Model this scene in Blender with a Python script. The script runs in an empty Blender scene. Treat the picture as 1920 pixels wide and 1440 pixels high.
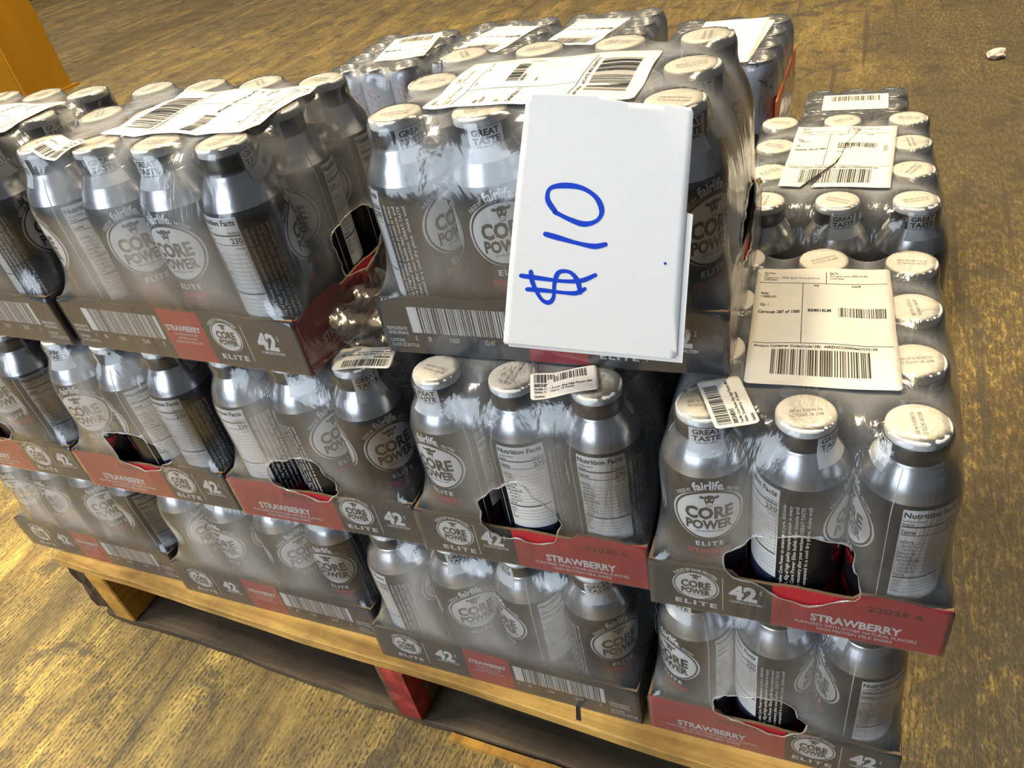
import bpy, bmesh, math, random
import numpy as np
from mathutils import Vector, Matrix
from mathutils.geometry import tessellate_polygon

S = bpy.context.scene
C = S.collection
ZP = 0.13                      # height of the pallet deck above the floor
H = 0.188                      # height of one layer of packs
CAMX, CAMY = 0.4554, -0.3967

# ------------------------------------------------------------------ camera
cd = bpy.data.cameras.new('camera'); cam = bpy.data.objects.new('camera', cd); C.objects.link(cam)
cam.location = (CAMX, CAMY, 0.7325 + ZP); cam.rotation_euler = (0.91404, 0.16716, 0.35976)
cd.sensor_width = 36; cd.lens = 1454.7 * 36 / 1920; cd.clip_start = 0.02
S.camera = cam

# ------------------------------------------------------------------ world, lamps, exposure
w = bpy.data.worlds.new('world'); S.world = w; w.use_nodes = True
w.node_tree.nodes['Background'].inputs[0].default_value = (0.80, 0.84, 0.90, 1)
w.node_tree.nodes['Background'].inputs[1].default_value = 0.16

def area(name, loc, target, sx, sy, power, col):
    l = bpy.data.lights.new(name, 'AREA'); l.shape = 'RECTANGLE'; l.size = sx; l.size_y = sy
    l.energy = power; l.color = col
    o = bpy.data.objects.new(name, l); C.objects.link(o); o.location = loc
    o.rotation_euler = (Vector(target) - Vector(loc)).to_track_quat('-Z', 'Y').to_euler()
    return o
# daylight coming in through the open dock door behind the photographer
area('dock_door_daylight', (-1.6, -4.2, 2.2), (0, 0, 0.5), 3.2, 3.2, 180, (0.78, 0.89, 1.0))
# sodium-warm high-bay lamps of the warehouse
WARM = (1.0, 0.79, 0.47)
LAMPS = [((-1.6, 1.9), 150), ((1.0, 2.4), 125), ((-6.0, 5.0), 110)]
area('dock_lamp', (-3.0, -0.9, 5.0), (-3.0, -0.9, 0), 0.5, 1.3, 230, (1.0, 0.88, 0.66)).data.spread = math.radians(120)
for (lx_, ly_), pw_ in LAMPS:
    area('high_bay_lamp', (lx_, ly_, 5.2), (lx_, ly_, 0), 0.5, 1.3, pw_, WARM).data.spread = math.radians(120)

S.view_settings.view_transform = 'Standard'; S.view_settings.look = 'None'
S.view_settings.exposure = 0.0; S.view_settings.gamma = 1; S.view_settings.use_curve_mapping = False
S.cycles.transparent_max_bounces = 32
S.cycles.max_bounces = 8

# ------------------------------------------------------------------ materials
M = {}
def mat(name, col, rough=0.5, metal=0.0, spec=0.5):
    m = bpy.data.materials.new(name); m.use_nodes = True; b = m.node_tree.nodes['Principled BSDF']
    b.inputs['Base Color'].default_value = (*col, 1); b.inputs['Roughness'].default_value = rough
    b.inputs['Metallic'].default_value = metal; b.inputs['Specular IOR Level'].default_value = spec
    M[name] = m; return m
def nodes(m): return m.node_tree.nodes, m.node_tree.links, m.node_tree.nodes['Principled BSDF']
def ramp(n, stops):
    r = n.new('ShaderNodeValToRGB'); e = r.color_ramp.elements
    while len(e) < len(stops): e.new(0.5)
    for k, (p, c) in enumerate(stops):
        e[k].position = p; e[k].color = (*c, 1) if len(c) == 3 else c
    return r
def coords(n, l, scale=(1, 1, 1), rot=(0, 0, 0), kind='Object'):
    t = n.new('ShaderNodeTexCoord'); mp = n.new('ShaderNodeMapping')
    mp.inputs['Scale'].default_value = scale; mp.inputs['Rotation'].default_value = rot
    l.new(t.outputs[kind], mp.inputs['Vector']); return mp
def noise(n, l, vec, scale, detail=6, rough=0.6, dist=0.0):
    t = n.new('ShaderNodeTexNoise'); t.inputs['Scale'].default_value = scale; t.inputs['Detail'].default_value = detail
    t.inputs['Roughness'].default_value = rough; t.inputs['Distortion'].default_value = dist
    l.new(vec.outputs[0], t.inputs['Vector']); return t
def mixc(n, l, fac, a, b, mode='MIX'):
    x = n.new('ShaderNodeMix'); x.data_type = 'RGBA'; x.blend_type = mode
    for sock, v in ((0, fac), (6, a), (7, b)):
        if isinstance(v, (float, int)): x.inputs[sock].default_value = v
        elif isinstance(v, tuple): x.inputs[sock].default_value = (*v, 1)
        else: l.new(v, x.inputs[sock])
    return x.outputs[2]
def math_(n, l, op, a, b=0.0, clamp=False):
    x = n.new('ShaderNodeMath'); x.operation = op; x.use_clamp = clamp
    for s, v in ((0, a), (1, b)):
        if isinstance(v, (float, int)): x.inputs[s].default_value = v
        else: l.new(v, x.inputs[s])
    return x.outputs[0]
def bump(n, l, b, h, strength, dist):
    x = n.new('ShaderNodeBump'); x.inputs['Strength'].default_value = strength; x.inputs['Distance'].default_value = dist
    l.new(h, x.inputs['Height']); l.new(x.outputs[0], b.inputs['Normal']); return x

mat('white_cap', (0.80, 0.78, 0.74), 0.45)
mat('print_white', (0.78, 0.78, 0.78), 0.4)
mat('print_black', (0.010, 0.010, 0.012), 0.45)
mat('print_red', (0.50, 0.015, 0.025), 0.4)
mat('print_grey', (0.20, 0.18, 0.17), 0.5)
mat('print_blue', (0.10, 0.13, 0.28), 0.5)
mat('sleeve_silver', (0.52, 0.52, 0.54), 0.27, 0.85)
mat('neck_black', (0.012, 0.012, 0.014), 0.3)
mat('tray_black', (0.020, 0.021, 0.025), 0.55)
mat('tray_red', (0.46, 0.016, 0.030), 0.5)
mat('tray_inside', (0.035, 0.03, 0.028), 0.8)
mat('kraft', (0.20, 0.135, 0.075), 0.9)
mat('label_paper', (0.80, 0.78, 0.74), 0.5)
mat('marker_blue', (0.002, 0.050, 0.60), 0.55, 0.0, 0.2)
mat('can_silver', (0.62, 0.62, 0.62), 0.25, 0.95)
mat('can_tray_white', (0.66, 0.66, 0.68), 0.6)
mat('can_tray_orange', (0.62, 0.15, 0.04), 0.6)
mat('scrap_white', (0.7, 0.62, 0.58), 0.7)
mat('far_black', (0.015, 0.013, 0.012), 0.6)

def sleeve_black():
    m = mat('sleeve_black', (0.012, 0.012, 0.014), 0.28); n, l, b = nodes(m)
    c = coords(n, l, (1, 1, 1)); t = noise(n, l, c, 55, 3, 0.5)
    sep = n.new('ShaderNodeSeparateXYZ'); l.new(c.outputs[0], sep.inputs[0])
    zf = math_(n, l, 'MULTIPLY_ADD', sep.outputs['Z'], -18.0); n[-1].inputs[2].default_value = 0.95
    f = math_(n, l, 'ADD', zf, t.outputs['Fac'])
    r = ramp(n, [(0.80, (0, 0, 0)), (0.86, (1, 1, 1))]); l.new(f, r.inputs[0])
    l.new(mixc(n, l, r.outputs[0], (0.012, 0.012, 0.014), (0.33, 0.010, 0.016)), b.inputs['Base Color'])
sleeve_black()

def paper():
    m = mat('sign_paper', (0.80, 0.81, 0.83), 0.55); n, l, b = nodes(m)
    c = coords(n, l); t = noise(n, l, c, 30, 4); bump(n, l, b, t.outputs['Fac'], 0.15, 0.002)
    m = M['label_paper']; n, l, b = nodes(m)
    c = coords(n, l); t = noise(n, l, c, 45, 3, 0.5, 0.6); bump(n, l, b, t.outputs['Fac'], 0.35, 0.004)
paper()

def can_white():
    m = mat('can_white', (0.7, 0.72, 0.76), 0.25); n, l, b = nodes(m)
    c = coords(n, l); t = noise(n, l, c, 45, 2, 0.4); t2 = noise(n, l, c, 75, 2, 0.4, 1.5)
    r = ramp(n, [(0.60, (0.72, 0.75, 0.80)), (0.64, (0.72, 0.50, 0.52)), (0.68, (0.72, 0.75, 0.80))]); l.new(t.outputs['Fac'], r.inputs[0])
    r2 = ramp(n, [(0.66, (0, 0, 0)), (0.69, (1, 1, 1))]); l.new(t2.outputs['Fac'], r2.inputs[0])
    l.new(mixc(n, l, r2.outputs[0], r.outputs[0], (0.16, 0.18, 0.24)), b.inputs['Base Color'])
can_white()

def film_material(name, lo, hi, haze_col, gloss=0.17):
    m = bpy.data.materials.new(name); m.use_nodes = True; n, l = m.node_tree.nodes, m.node_tree.links
    n.remove(n['Principled BSDF']); out = n['Material Output']
    c = coords(n, l, (26, 26, 7)); t = noise(n, l, c, 1.0, 4, 0.55, 0.8)
    c2 = coords(n, l, (9, 9, 9)); t2 = noise(n, l, c2, 1.0, 3, 0.5, 0.4)
    c3 = coords(n, l, (95, 95, 12)); t3 = noise(n, l, c3, 1.0, 2, 0.5, 0.5)
    hsum = math_(n, l, 'MULTIPLY_ADD', t3.outputs['Fac'], 0.035); l.new(t.outputs['Fac'], n[-1].inputs[2])
    bp = n.new('ShaderNodeBump'); bp.inputs['Strength'].default_value = 0.45; bp.inputs['Distance'].default_value = 0.006
    l.new(hsum, bp.inputs['Height'])
    lw = n.new('ShaderNodeLayerWeight'); lw.inputs['Blend'].default_value = 0.42
    mr = n.new('ShaderNodeMapRange'); mr.inputs['To Min'].default_value = lo; mr.inputs['To Max'].default_value = hi
    l.new(lw.outputs['Facing'], mr.inputs['Value'])
    vr = n.new('ShaderNodeMapRange'); vr.inputs['From Min'].default_value = 0.3; vr.inputs['From Max'].default_value = 0.7
    vr.inputs['To Min'].default_value = 0.72; vr.inputs['To Max'].default_value = 1.3; l.new(t2.outputs['Fac'], vr.inputs['Value'])
    at = n.new('ShaderNodeAttribute'); at.attribute_name = 'slack'            # film standing off the bottles is cloudier than film stretched on them
    sl = math_(n, l, 'MULTIPLY_ADD', at.outputs['Fac'], 1.35); n[-1].inputs[2].default_value = 0.36
    hz0 = math_(n, l, 'MULTIPLY', mr.outputs[0], vr.outputs[0])
    hz = math_(n, l, 'MULTIPLY', hz0, sl, True)
    d = n.new('ShaderNodeBsdfDiffuse'); d.inputs['Color'].default_value = (*haze_col, 1); l.new(bp.outputs[0], d.inputs['Normal'])
    tl = n.new('ShaderNodeBsdfTranslucent'); tl.inputs['Color'].default_value = (*haze_col, 1)
    dm = n.new('ShaderNodeMixShader'); dm.inputs[0].default_value = 0.3; l.new(d.outputs[0], dm.inputs[1]); l.new(tl.outputs[0], dm.inputs[2])
    tr = n.new('ShaderNodeBsdfTransparent'); tr.inputs['Color'].default_value = (0.96, 0.96, 0.965, 1)
    m1 = n.new('ShaderNodeMixShader'); l.new(hz, m1.inputs[0]); l.new(tr.outputs[0], m1.inputs[1]); l.new(dm.outputs[0], m1.inputs[2])
    g = n.new('ShaderNodeBsdfGlossy'); g.inputs['Roughness'].default_value = gloss; l.new(bp.outputs[0], g.inputs['Normal'])
    fr = n.new('ShaderNodeFresnel'); fr.inputs['IOR'].default_value = 1.55; l.new(bp.outputs[0], fr.inputs['Normal'])
    fm = math_(n, l, 'MULTIPLY_ADD', fr.outputs[0], 1.15, True); n[-1].inputs[2].default_value = 0.035
    m2 = n.new('ShaderNodeMixShader'); l.new(fm, m2.inputs[0]); l.new(m1.outputs[0], m2.inputs[1]); l.new(g.outputs[0], m2.inputs[2])
    l.new(m2.outputs[0], out.inputs['Surface']); M[name] = m
film_material('shrink_film', 0.055, 0.50, (0.70, 0.73, 0.78))
film_material('film_edge', 0.22, 0.6, (0.80, 0.79, 0.78), 0.2)

def floor_mat():
    m = mat('floor_concrete', (0.3, 0.22, 0.1), 0.5); n, l, b = nodes(m)
    rot = (0, 0, math.radians(7))
    c = coords(n, l); st = coords(n, l, (4.5, 0.8, 1), rot); pt = coords(n, l, (1, 0.30, 1), rot); sc = coords(n, l, (26, 0.9, 1), (0, 0, math.radians(-32))); sc2 = coords(n, l, (26, 0.9, 1), (0, 0, math.radians(48)))
    big = noise(n, l, st, 2.0, 6, 0.62, 0.5); mid = noise(n, l, st, 14, 5, 0.65, 0.4); pits = noise(n, l, pt, 520, 2, 0.5); grit = noise(n, l, pt, 130, 5, 0.7)
    patch = noise(n, l, c, 1.7, 4, 0.6, 0.5); blot = noise(n, l, c, 9, 7, 0.72, 0.6); scr = noise(n, l, sc, 1.0, 3, 0.5, 0.3); scr2 = noise(n, l, sc2, 1.0, 3, 0.5, 0.3)
    def rmp(src, stops): r = ramp(n, stops); l.new(src.outputs['Fac'], r.inputs[0]); return r.outputs[0]
    a = rmp(big, [(0.30, (0.15, 0.105, 0.034)), (0.47, (0.36, 0.255, 0.074)), (0.62, (0.74, 0.54, 0.150))])
    a = mixc(n, l, 1.0, a, rmp(mid, [(0.35, (0.62, 0.62, 0.64)), (0.65, (1.2, 1.17, 1.1))]), 'MULTIPLY')
    f = math_(n, l, 'MULTIPLY', rmp(patch, [(0.42, (0, 0, 0)), (0.62, (1, 1, 1))]), 0.55); a = mixc(n, l, f, a, (0.115, 0.088, 0.050))
    pm = rmp(blot, [(0.38, (0.25, 0.25, 0.25)), (0.52, (1, 1, 1))]); wv = n.new('ShaderNodeTexWave'); wv.wave_type = 'BANDS'; wv.bands_direction = 'X'; wv.inputs['Scale'].default_value = 46; wv.inputs['Distortion'].default_value = 3.5; wv.inputs['Detail'].default_value = 3; wv.inputs['Detail Scale'].default_value = 2.0
    wc = coords(n, l, (1, 0.5, 1), rot); l.new(wc.outputs[0], wv.inputs['Vector'])                     # broom strokes left in the concrete, broken into pits
    gsum = math_(n, l, 'MULTIPLY_ADD', wv.outputs['Fac'], 0.22); l.new(pits.outputs['Fac'], n[-1].inputs[2])
    pr_ = ramp(n, [(0.47, (0.9, 0.9, 0.9)), (0.60, (0, 0, 0))]); l.new(gsum, pr_.inputs[0])
    pf = math_(n, l, 'MULTIPLY', pr_.outputs[0], pm)
    a = mixc(n, l, pf, a, (0.055, 0.040, 0.022))
    gs = n.new('ShaderNodeSeparateXYZ'); l.new(c.outputs[0], gs.inputs[0])                 # floor colour darker to the right of the pallet, broken up by speckles
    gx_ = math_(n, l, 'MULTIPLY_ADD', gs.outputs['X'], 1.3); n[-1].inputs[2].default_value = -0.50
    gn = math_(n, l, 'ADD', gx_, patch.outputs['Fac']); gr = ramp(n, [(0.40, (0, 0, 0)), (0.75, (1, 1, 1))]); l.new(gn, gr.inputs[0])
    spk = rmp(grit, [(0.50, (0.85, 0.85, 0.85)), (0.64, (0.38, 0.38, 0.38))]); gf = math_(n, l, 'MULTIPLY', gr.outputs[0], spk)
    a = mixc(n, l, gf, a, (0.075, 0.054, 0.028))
    yy_ = math_(n, l, 'MULTIPLY_ADD', gs.outputs['Y'], 0.55); n[-1].inputs[2].default_value = -0.42   # floor colour gets darker and browner beyond the pallet
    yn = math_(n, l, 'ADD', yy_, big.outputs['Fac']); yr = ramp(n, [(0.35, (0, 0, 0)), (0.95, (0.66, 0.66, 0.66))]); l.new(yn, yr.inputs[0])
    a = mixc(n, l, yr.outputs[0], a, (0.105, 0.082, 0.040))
    a = mixc(n, l, 0.7, a, rmp(grit, [(0.35, (0.55, 0.55, 0.57)), (0.6, (1.15, 1.13, 1.1))]), 'MULTIPLY')
    for src, p0, p1, k in ((blot, 0.53, 0.61, 0.75), (scr, 0.64, 0.67, 0.65), (scr2, 0.65, 0.68, 0.6)):
        f = math_(n, l, 'MULTIPLY', rmp(src, [(p0, (0, 0, 0)), (p1, (1, 1, 1))]), k); a = mixc(n, l, f, a, (0.060, 0.048, 0.032))
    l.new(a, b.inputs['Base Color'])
    rr = n.new('ShaderNodeMapRange'); rr.inputs['To Min'].default_value = 0.38; rr.inputs['To Max'].default_value = 0.7
    l.new(mid.outputs['Fac'], rr.inputs['Value']); l.new(rr.outputs[0], b.inputs['Roughness'])
    bump(n, l, b, pits.outputs['Fac'], 0.4, 0.002)
floor_mat()

def wood(name, c0, c1, c2, scale=(3, 40, 40)):
    m = mat(name, c1, 0.75); n, l, b = nodes(m)
    c = coords(n, l, scale); t = noise(n, l, c, 1.2, 7, 0.65, 0.4); t2 = noise(n, l, coords(n, l, (6, 6, 6)), 1.5, 5, 0.65)
    r = ramp(n, [(0.30, c0), (0.52, c1), (0.72, c2)]); l.new(t.outputs['Fac'], r.inputs[0])
    r2 = ramp(n, [(0.35, (0.45, 0.42, 0.40)), (0.6, (1.1, 1.1, 1.1))]); l.new(t2.outputs['Fac'], r2.inputs[0])
    l.new(mixc(n, l, 0.8, r.outputs[0], r2.outputs[0], 'MULTIPLY'), b.inputs['Base Color'])
    bump(n, l, b, t.outputs['Fac'], 0.5, 0.002)
wood('pine_board', (0.24, 0.125, 0.028), (0.56, 0.34, 0.085), (0.72, 0.48, 0.16))
wood('shaded_old_board', (0.035, 0.026, 0.016), (0.085, 0.062, 0.038), (0.16, 0.115, 0.07))  # old brown wood, with the shade under the deck put into its colour
wood('pine_stringer', (0.30, 0.15, 0.02), (0.55, 0.29, 0.045), (0.62, 0.37, 0.09), (40, 3, 40))
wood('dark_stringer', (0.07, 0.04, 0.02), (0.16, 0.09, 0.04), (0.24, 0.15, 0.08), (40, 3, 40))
wood('bark', (0.02, 0.014, 0.01), (0.07, 0.045, 0.025), (0.16, 0.10, 0.05), (30, 8, 60))
wood('red_paint', (0.12, 0.05, 0.035), (0.36, 0.025, 0.022), (0.45, 0.10, 0.07), (30, 30, 30))
def post_paint():
    m = mat('post_paint', (0.50, 0.22, 0.010), 0.35); n, l, b = nodes(m)
    t = noise(n, l, coords(n, l, (3, 3, 0.5)), 2, 4); r = ramp(n, [(0.3, (0.30, 0.135, 0.003)), (0.7, (0.38, 0.185, 0.006))])
    l.new(t.outputs['Fac'], r.inputs[0]); l.new(r.outputs[0], b.inputs['Base Color'])
post_paint()

# ------------------------------------------------------------------ helpers
def obj(name, me, parent=None, loc=(0, 0, 0), rotz=0.0):
    o = bpy.data.objects.new(name, me); C.objects.link(o); o.location = loc
    o.rotation_euler = (0, 0, rotz)
    if parent is not None: o.parent = parent
    return o
def tag(o, label, cat, group=None, kind=None):
    if label: o['label'] = label
    if cat: o['category'] = cat
    if group: o['group'] = group
    if kind: o['kind'] = kind
    return o
def mesh(name, V, F, mats, idx=None, smooth=False):
    me = bpy.data.meshes.new(name); me.from_pydata([tuple(map(float, v)) for v in V], [], [tuple(map(int, f)) for f in F])
    for m in mats: me.materials.append(M[m])
    if idx is not None: me.polygons.foreach_set('material_index', np.array(idx, dtype=np.int32))
    if smooth: me.polygons.foreach_set('use_smooth', np.ones(len(F), dtype=bool))
    me.update(); return me
def lathe(name, prof, mats, seg=40, zsplit=None, smooth=True, close_bottom=True):
    V, F, I = [], [], []
    for r, z in prof:
        for k in range(seg):
            a = 2 * math.pi * k / seg; V.append((r * math.cos(a), r * math.sin(a), z))
    for j in range(len(prof) - 1):
        for k in range(seg):
            k2 = (k + 1) % seg
            F.append((j * seg + k, j * seg + k2, (j + 1) * seg + k2, (j + 1) * seg + k))
            zm = (prof[j][1] + prof[j + 1][1]) / 2
            I.append(1 if (zsplit is not None and zm > zsplit) else 0)
    n = len(prof)
    F.append(tuple(range(seg))[::-1]); I.append(0)
    F.append(tuple((n - 1) * seg + k for k in range(seg))); I.append(1 if zsplit is not None else 0)
    me = mesh(name, V, F, mats, I, False)
    sm = np.ones(len(F), dtype=bool); sm[-2:] = False
    me.polygons.foreach_set('use_smooth', sm)
    return me
def box_bm(bm, x0, y0, z0, x1, y1, z1, mi=0):
    vs = [bm.verts.new(p) for p in ((x0, y0, z0), (x1, y0, z0), (x1, y1, z0), (x0, y1, z0), (x0, y0, z1), (x1, y0, z1), (x1, y1, z1), (x0, y1, z1))]
    for f in ((0, 3, 2, 1), (4, 5, 6, 7), (0, 1, 5, 4), (1, 2, 6, 5), (2, 3, 7, 6), (3, 0, 4, 7)):
        bm.faces.new([vs[i] for i in f]).material_index = mi
    return vs
def bm_mesh(name, bm, mats, smooth=False):
    me = bpy.data.meshes.new(name); bm.normal_update(); bm.to_mesh(me); bm.free()
    for m in mats: me.materials.append(M[m])
    if smooth:
        for p in me.polygons: p.use_smooth = True
    return me

# ---- lettering: the built-in font turned into flat triangles
_tc = {}
def text2d(s, bold=0.0, space=1.0):
    k = (s, bold, space)
    if k in _tc: return _tc[k]
    cu = bpy.data.curves.new('t', 'FONT'); cu.body = s; cu.size = 1; cu.resolution_u = 2; cu.offset = bold; cu.space_character = space
    o = bpy.data.objects.new('t', cu); C.objects.link(o)
    dg = bpy.context.evaluated_depsgraph_get(); me = bpy.data.meshes.new_from_object(o.evaluated_get(dg))
    V = np.array([v.co[:2] for v in me.vertices]) if len(me.vertices) else np.zeros((1, 2)); F = [tuple(p.vertices) for p in me.polygons]
    bpy.data.objects.remove(o); bpy.data.curves.remove(cu); bpy.data.meshes.remove(me)
    x0 = V[:, 0].min(); V[:, 0] -= x0
    V[:, 1] /= 0.72                                        # cap height becomes about 1
    _tc[k] = (V, F); return _tc[k]

class Print:
    """flat artwork in metres: (x to the right, y up); mats are material names; lift keeps layers apart"""
    def __init__(s): s.items = []; s.mats = []
    def mi(s, m):
        if m not in s.mats: s.mats.append(m)
        return s.mats.index(m)
    def tri(s, V, F, m, lift): s.items.append((np.asarray(V, float), F, s.mi(m), lift)); return s
    def rect(s, x0, y0, x1, y1, m, lift=0): return s.tri([(x0, y0), (x1, y0), (x1, y1), (x0, y1)], [(0, 1, 2, 3)], m, lift)
    def poly(s, pts, m, lift=0):
        t = tessellate_polygon([[Vector((*p, 0)) for p in pts]]); return s.tri(pts, [tuple(x) for x in t], m, lift)
    def disc(s, cx, cy, rx, ry, m, lift=0, n=48):
        P = [(cx + rx * math.cos(2 * math.pi * k / n), cy + ry * math.sin(2 * math.pi * k / n)) for k in range(n)]
        return s.poly(P, m, lift)
    def ring(s, cx, cy, ra, rb, m, lift=0, a0=0, a1=360, n=48, taper=False):
        V, F = [], []
        for k in range(n + 1):
            t = k / n; a = math.radians(a0 + (a1 - a0) * t); q = math.sin(math.pi * t) if taper else 1
            for r in (0, 1):
                R = (ra[0] + (rb[0] - ra[0]) * r * q, ra[1] + (rb[1] - ra[1]) * r * q)
                V.append((cx + R[0] * math.cos(a), cy + R[1] * math.sin(a)))
        for k in range(n): F.append((2 * k, 2 * k + 1, 2 * k + 3, 2 * k + 2))
        return s.tri(V, F, m, lift)
    def text(s, t, x, y, h, m, lift=0, width=None, align='L', bold=0.0, rot=0, arc=None, space=1.0, skew=0.0):
        V, F = text2d(t, bold, space); V = V.copy()
        wd = V[:, 0].max(); sx = (width / wd) if width else h * 0.72
        V[:, 0] *= sx; V[:, 1] *= h; wd = V[:, 0].max()
        V[:, 0] += skew * V[:, 1]
        V[:, 0] -= {'L': 0, 'C': wd / 2, 'R': wd}[align]
        if arc is not None:                                # arc = (radius, start offset): bent over a circle whose top is (x, y)
            R, off = arc; a = (V[:, 0] + off) / R
            V = np.stack([(R + V[:, 1]) * np.sin(a), (R + V[:, 1]) * np.cos(a) - R], 1)
        if rot:
            c, q = math.cos(math.radians(rot)), math.sin(math.radians(rot)); V = V @ np.array([[c, q], [-q, c]])
        return s.tri(V + np.array([x, y]), F, m, lift)
    def barcode(s, x0, y0, x1, y1, m, lift=0, seed=1, n=44):
        rnd = random.Random(seed); ws = [rnd.choice((1, 1, 2, 2, 3)) for _ in range(2 * n + 1)]; tot = sum(ws); x = x0
        for k, q in enumerate(ws):
            dx = (x1 - x0) * q / tot
            if k % 2 == 0: s.rect(x, y0, x + dx, y1, m, lift)
            x += dx
        return s
    def add(s, o, dx=0, dy=0, sc=1.0):
        for V, F, mi, lift in o.items: s.tri(V * sc + np.array([dx, dy]), F, o.mats[mi], lift)
        return s
    def build(s, name, f, sx=None, sy=None):
        """f maps arrays (x, y, lift) -> (N,3)"""
        bm = bmesh.new()
        for V, F, mi, lift in s.items:
            vs = [bm.verts.new((p[0], p[1], lift)) for p in V]
            for q in F:
                try: bm.faces.new([vs[i] for i in q]).material_index = mi
                except ValueError: pass
        for ax, st in ((0, sx), (1, sy)):
            if not st: continue
            lo = min(v.co[ax] for v in bm.verts); hi = max(v.co[ax] for v in bm.verts); k = math.floor(lo / st) + 1
            while k * st < hi:
                co = [0, 0, 0]; co[ax] = k * st; no = [0, 0, 0]; no[ax] = 1
                bmesh.ops.bisect_plane(bm, geom=bm.verts[:] + bm.edges[:] + bm.faces[:], plane_co=co, plane_no=no, dist=1e-7); k += 1
        A = np.array([v.co[:] for v in bm.verts]); P = f(A[:, 0], A[:, 1], A[:, 2])
        for v, p in zip(bm.verts, P): v.co = p
        return bm_mesh(name, bm, s.mats)

# ------------------------------------------------------------------ bottle
BP = [(0.0270, 0.0), (0.0305, 0.0015), (0.0322, 0.006), (0.0327, 0.015), (0.0322, 0.045), (0.0322, 0.085), (0.0327, 0.110), (0.0328, 0.128), (0.0322, 0.136),
      (0.0312, 0.1405), (0.0309, 0.1412), (0.0298, 0.1455), (0.0278, 0.151), (0.0250, 0.1565), (0.0222, 0.161), (0.0206, 0.164), (0.0200, 0.166)]
BZ = 0.0017                                                   # thickness of the tray bottom
CAPR = 0.0196
_pz = np.array([p[1] for p in BP]); _pr = np.array([p[0] for p in BP])
def brad(z): return np.interp(z, _pz, _pr)
bottle_me = lathe('bottle', BP, ['sleeve_black', 'sleeve_silver'], 40, 0.1409)
cap_me = lathe('cap', [(0.0188, 0.164), (0.0192, 0.165), (0.0192, 0.178), (CAPR, 0.1785), (CAPR, 0.1838), (0.0192, 0.1847), (0.0184, 0.185)], ['white_cap'], 36)

def wrap(theta0, z0, R=0.0325, extra=0.0003):
    t0 = math.radians(theta0)
    def f(x, y, lift):
        th = t0 + x / R; z = z0 + y; r = brad(z) + extra + lift
        return np.stack([r * np.sin(th), -r * np.cos(th), z], 1)
    return f
def cow(s, cx, cy, h, ink, paper, lift):
    q = h / 10.0
    def P(pts): return [(cx + x * q, cy + y * q) for x, y in pts]
    s.poly(P([(-2.6, 3.6), (-5.4, 4.6), (-6.2, 3.2), (-4.6, 1.9), (-2.6, 2.2)]), ink, lift)
    s.poly(P([(2.6, 3.6), (2.6, 2.2), (4.6, 1.9), (6.2, 3.2), (5.4, 4.6)]), ink, lift)
    s.poly(P([(-2.9, 4.0), (-3.0, 0.6), (-1.9, -3.6), (-1.6, -5.2), (1.6, -5.2), (1.9, -3.6), (3.0, 0.6), (2.9, 4.0), (1.2, 5.0), (-1.2, 5.0)]), ink, lift)
    s.poly(P([(-1.5, -2.0), (-1.9, -3.6), (-1.2, -4.6), (1.2, -4.6), (1.9, -3.6), (1.5, -2.0), (0, -1.4)]), paper, lift + 0.0001)
    for e in (-1, 1):
        s.disc(cx + e * 1.5 * q, cy + 1.2 * q, 0.55 * q, 0.8 * q, paper, lift + 0.0001, 8); s.disc(cx + e * 0.7 * q, cy - 3.3 * q, 0.35 * q, 0.4 * q, ink, lift + 0.0002, 8)
def emblem(full=True):
    s = Print(); L1, L2 = 0.0, 0.00015
    s.ring(0, 0, (0.0275, 0.0262), (0.0258, 0.0250), 'print_white', L1, 100, 260, 40, True)
    s.ring(0, 0, (0.0275, 0.0262), (0.0258, 0.0250), 'print_white', L1, -80, 80, 40, True)
    s.disc(0, 0, 0.0243, 0.0240, 'print_white', L1)
    s.text('CORE', 0, -0.0028, 0.0122, 'print_black', L2, 0.0350, 'C', 0.045)
    s.text('POWER', 0, -0.0142, 0.0094, 'print_black', L2, 0.0345, 'C', 0.045)
    s.text('HIGH PROTEIN MILK SHAKE', 0, -0.0178, 0.0018, 'print_black', L2, 0.020, 'C')
    cow(s, 0, 0.0158, 0.0115, 'print_black', 'print_white', L2)
    if full:
        s.text('FUELED BY', -0.0300, 0.0, 0.0030, 'print_white', L1, None, 'L', 0.01)
        s.items.pop()
        top = 0.0272
        s.text('fairlife.', 0, top, 0.0072, 'print_white', L1, 0.0215, 'C', 0.03, arc=(0.030, 0.0))
        s.text('FUELED BY', 0, top, 0.0030, 'print_white', L1, 0.0125, 'R', 0.01, arc=(0.030, -0.0125))
        s.text('PROTEIN', 0, top, 0.0030, 'print_white', L1, 0.0115, 'L', 0.01, arc=(0.030, 0.0125))
        s.text('ELITE', 0, -0.0335, 0.0048, 'print_white', L1, 0.0210, 'C', 0.03, space=1.25)
        s.text('STRAWBERRY', 0, -0.0425, 0.0058, 'print_red', L1, 0.0330, 'C', 0.03)
        s.text('FLAVORED WITH OTHER', 0, -0.0462, 0.0022, 'print_red', L1, 0.0240, 'C')
        s.text('NATURAL FLAVORS', 0, -0.0496, 0.0022, 'print_red', L1, 0.0200, 'C')
    return s
EMB = emblem()
ZE = 0.1050
emb_a = EMB.build('emblem_print', wrap(246, ZE), 0.002, 0.006)
emb_b = EMB.build('emblem_print', wrap(0, ZE), 0.002, 0.006)
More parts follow.
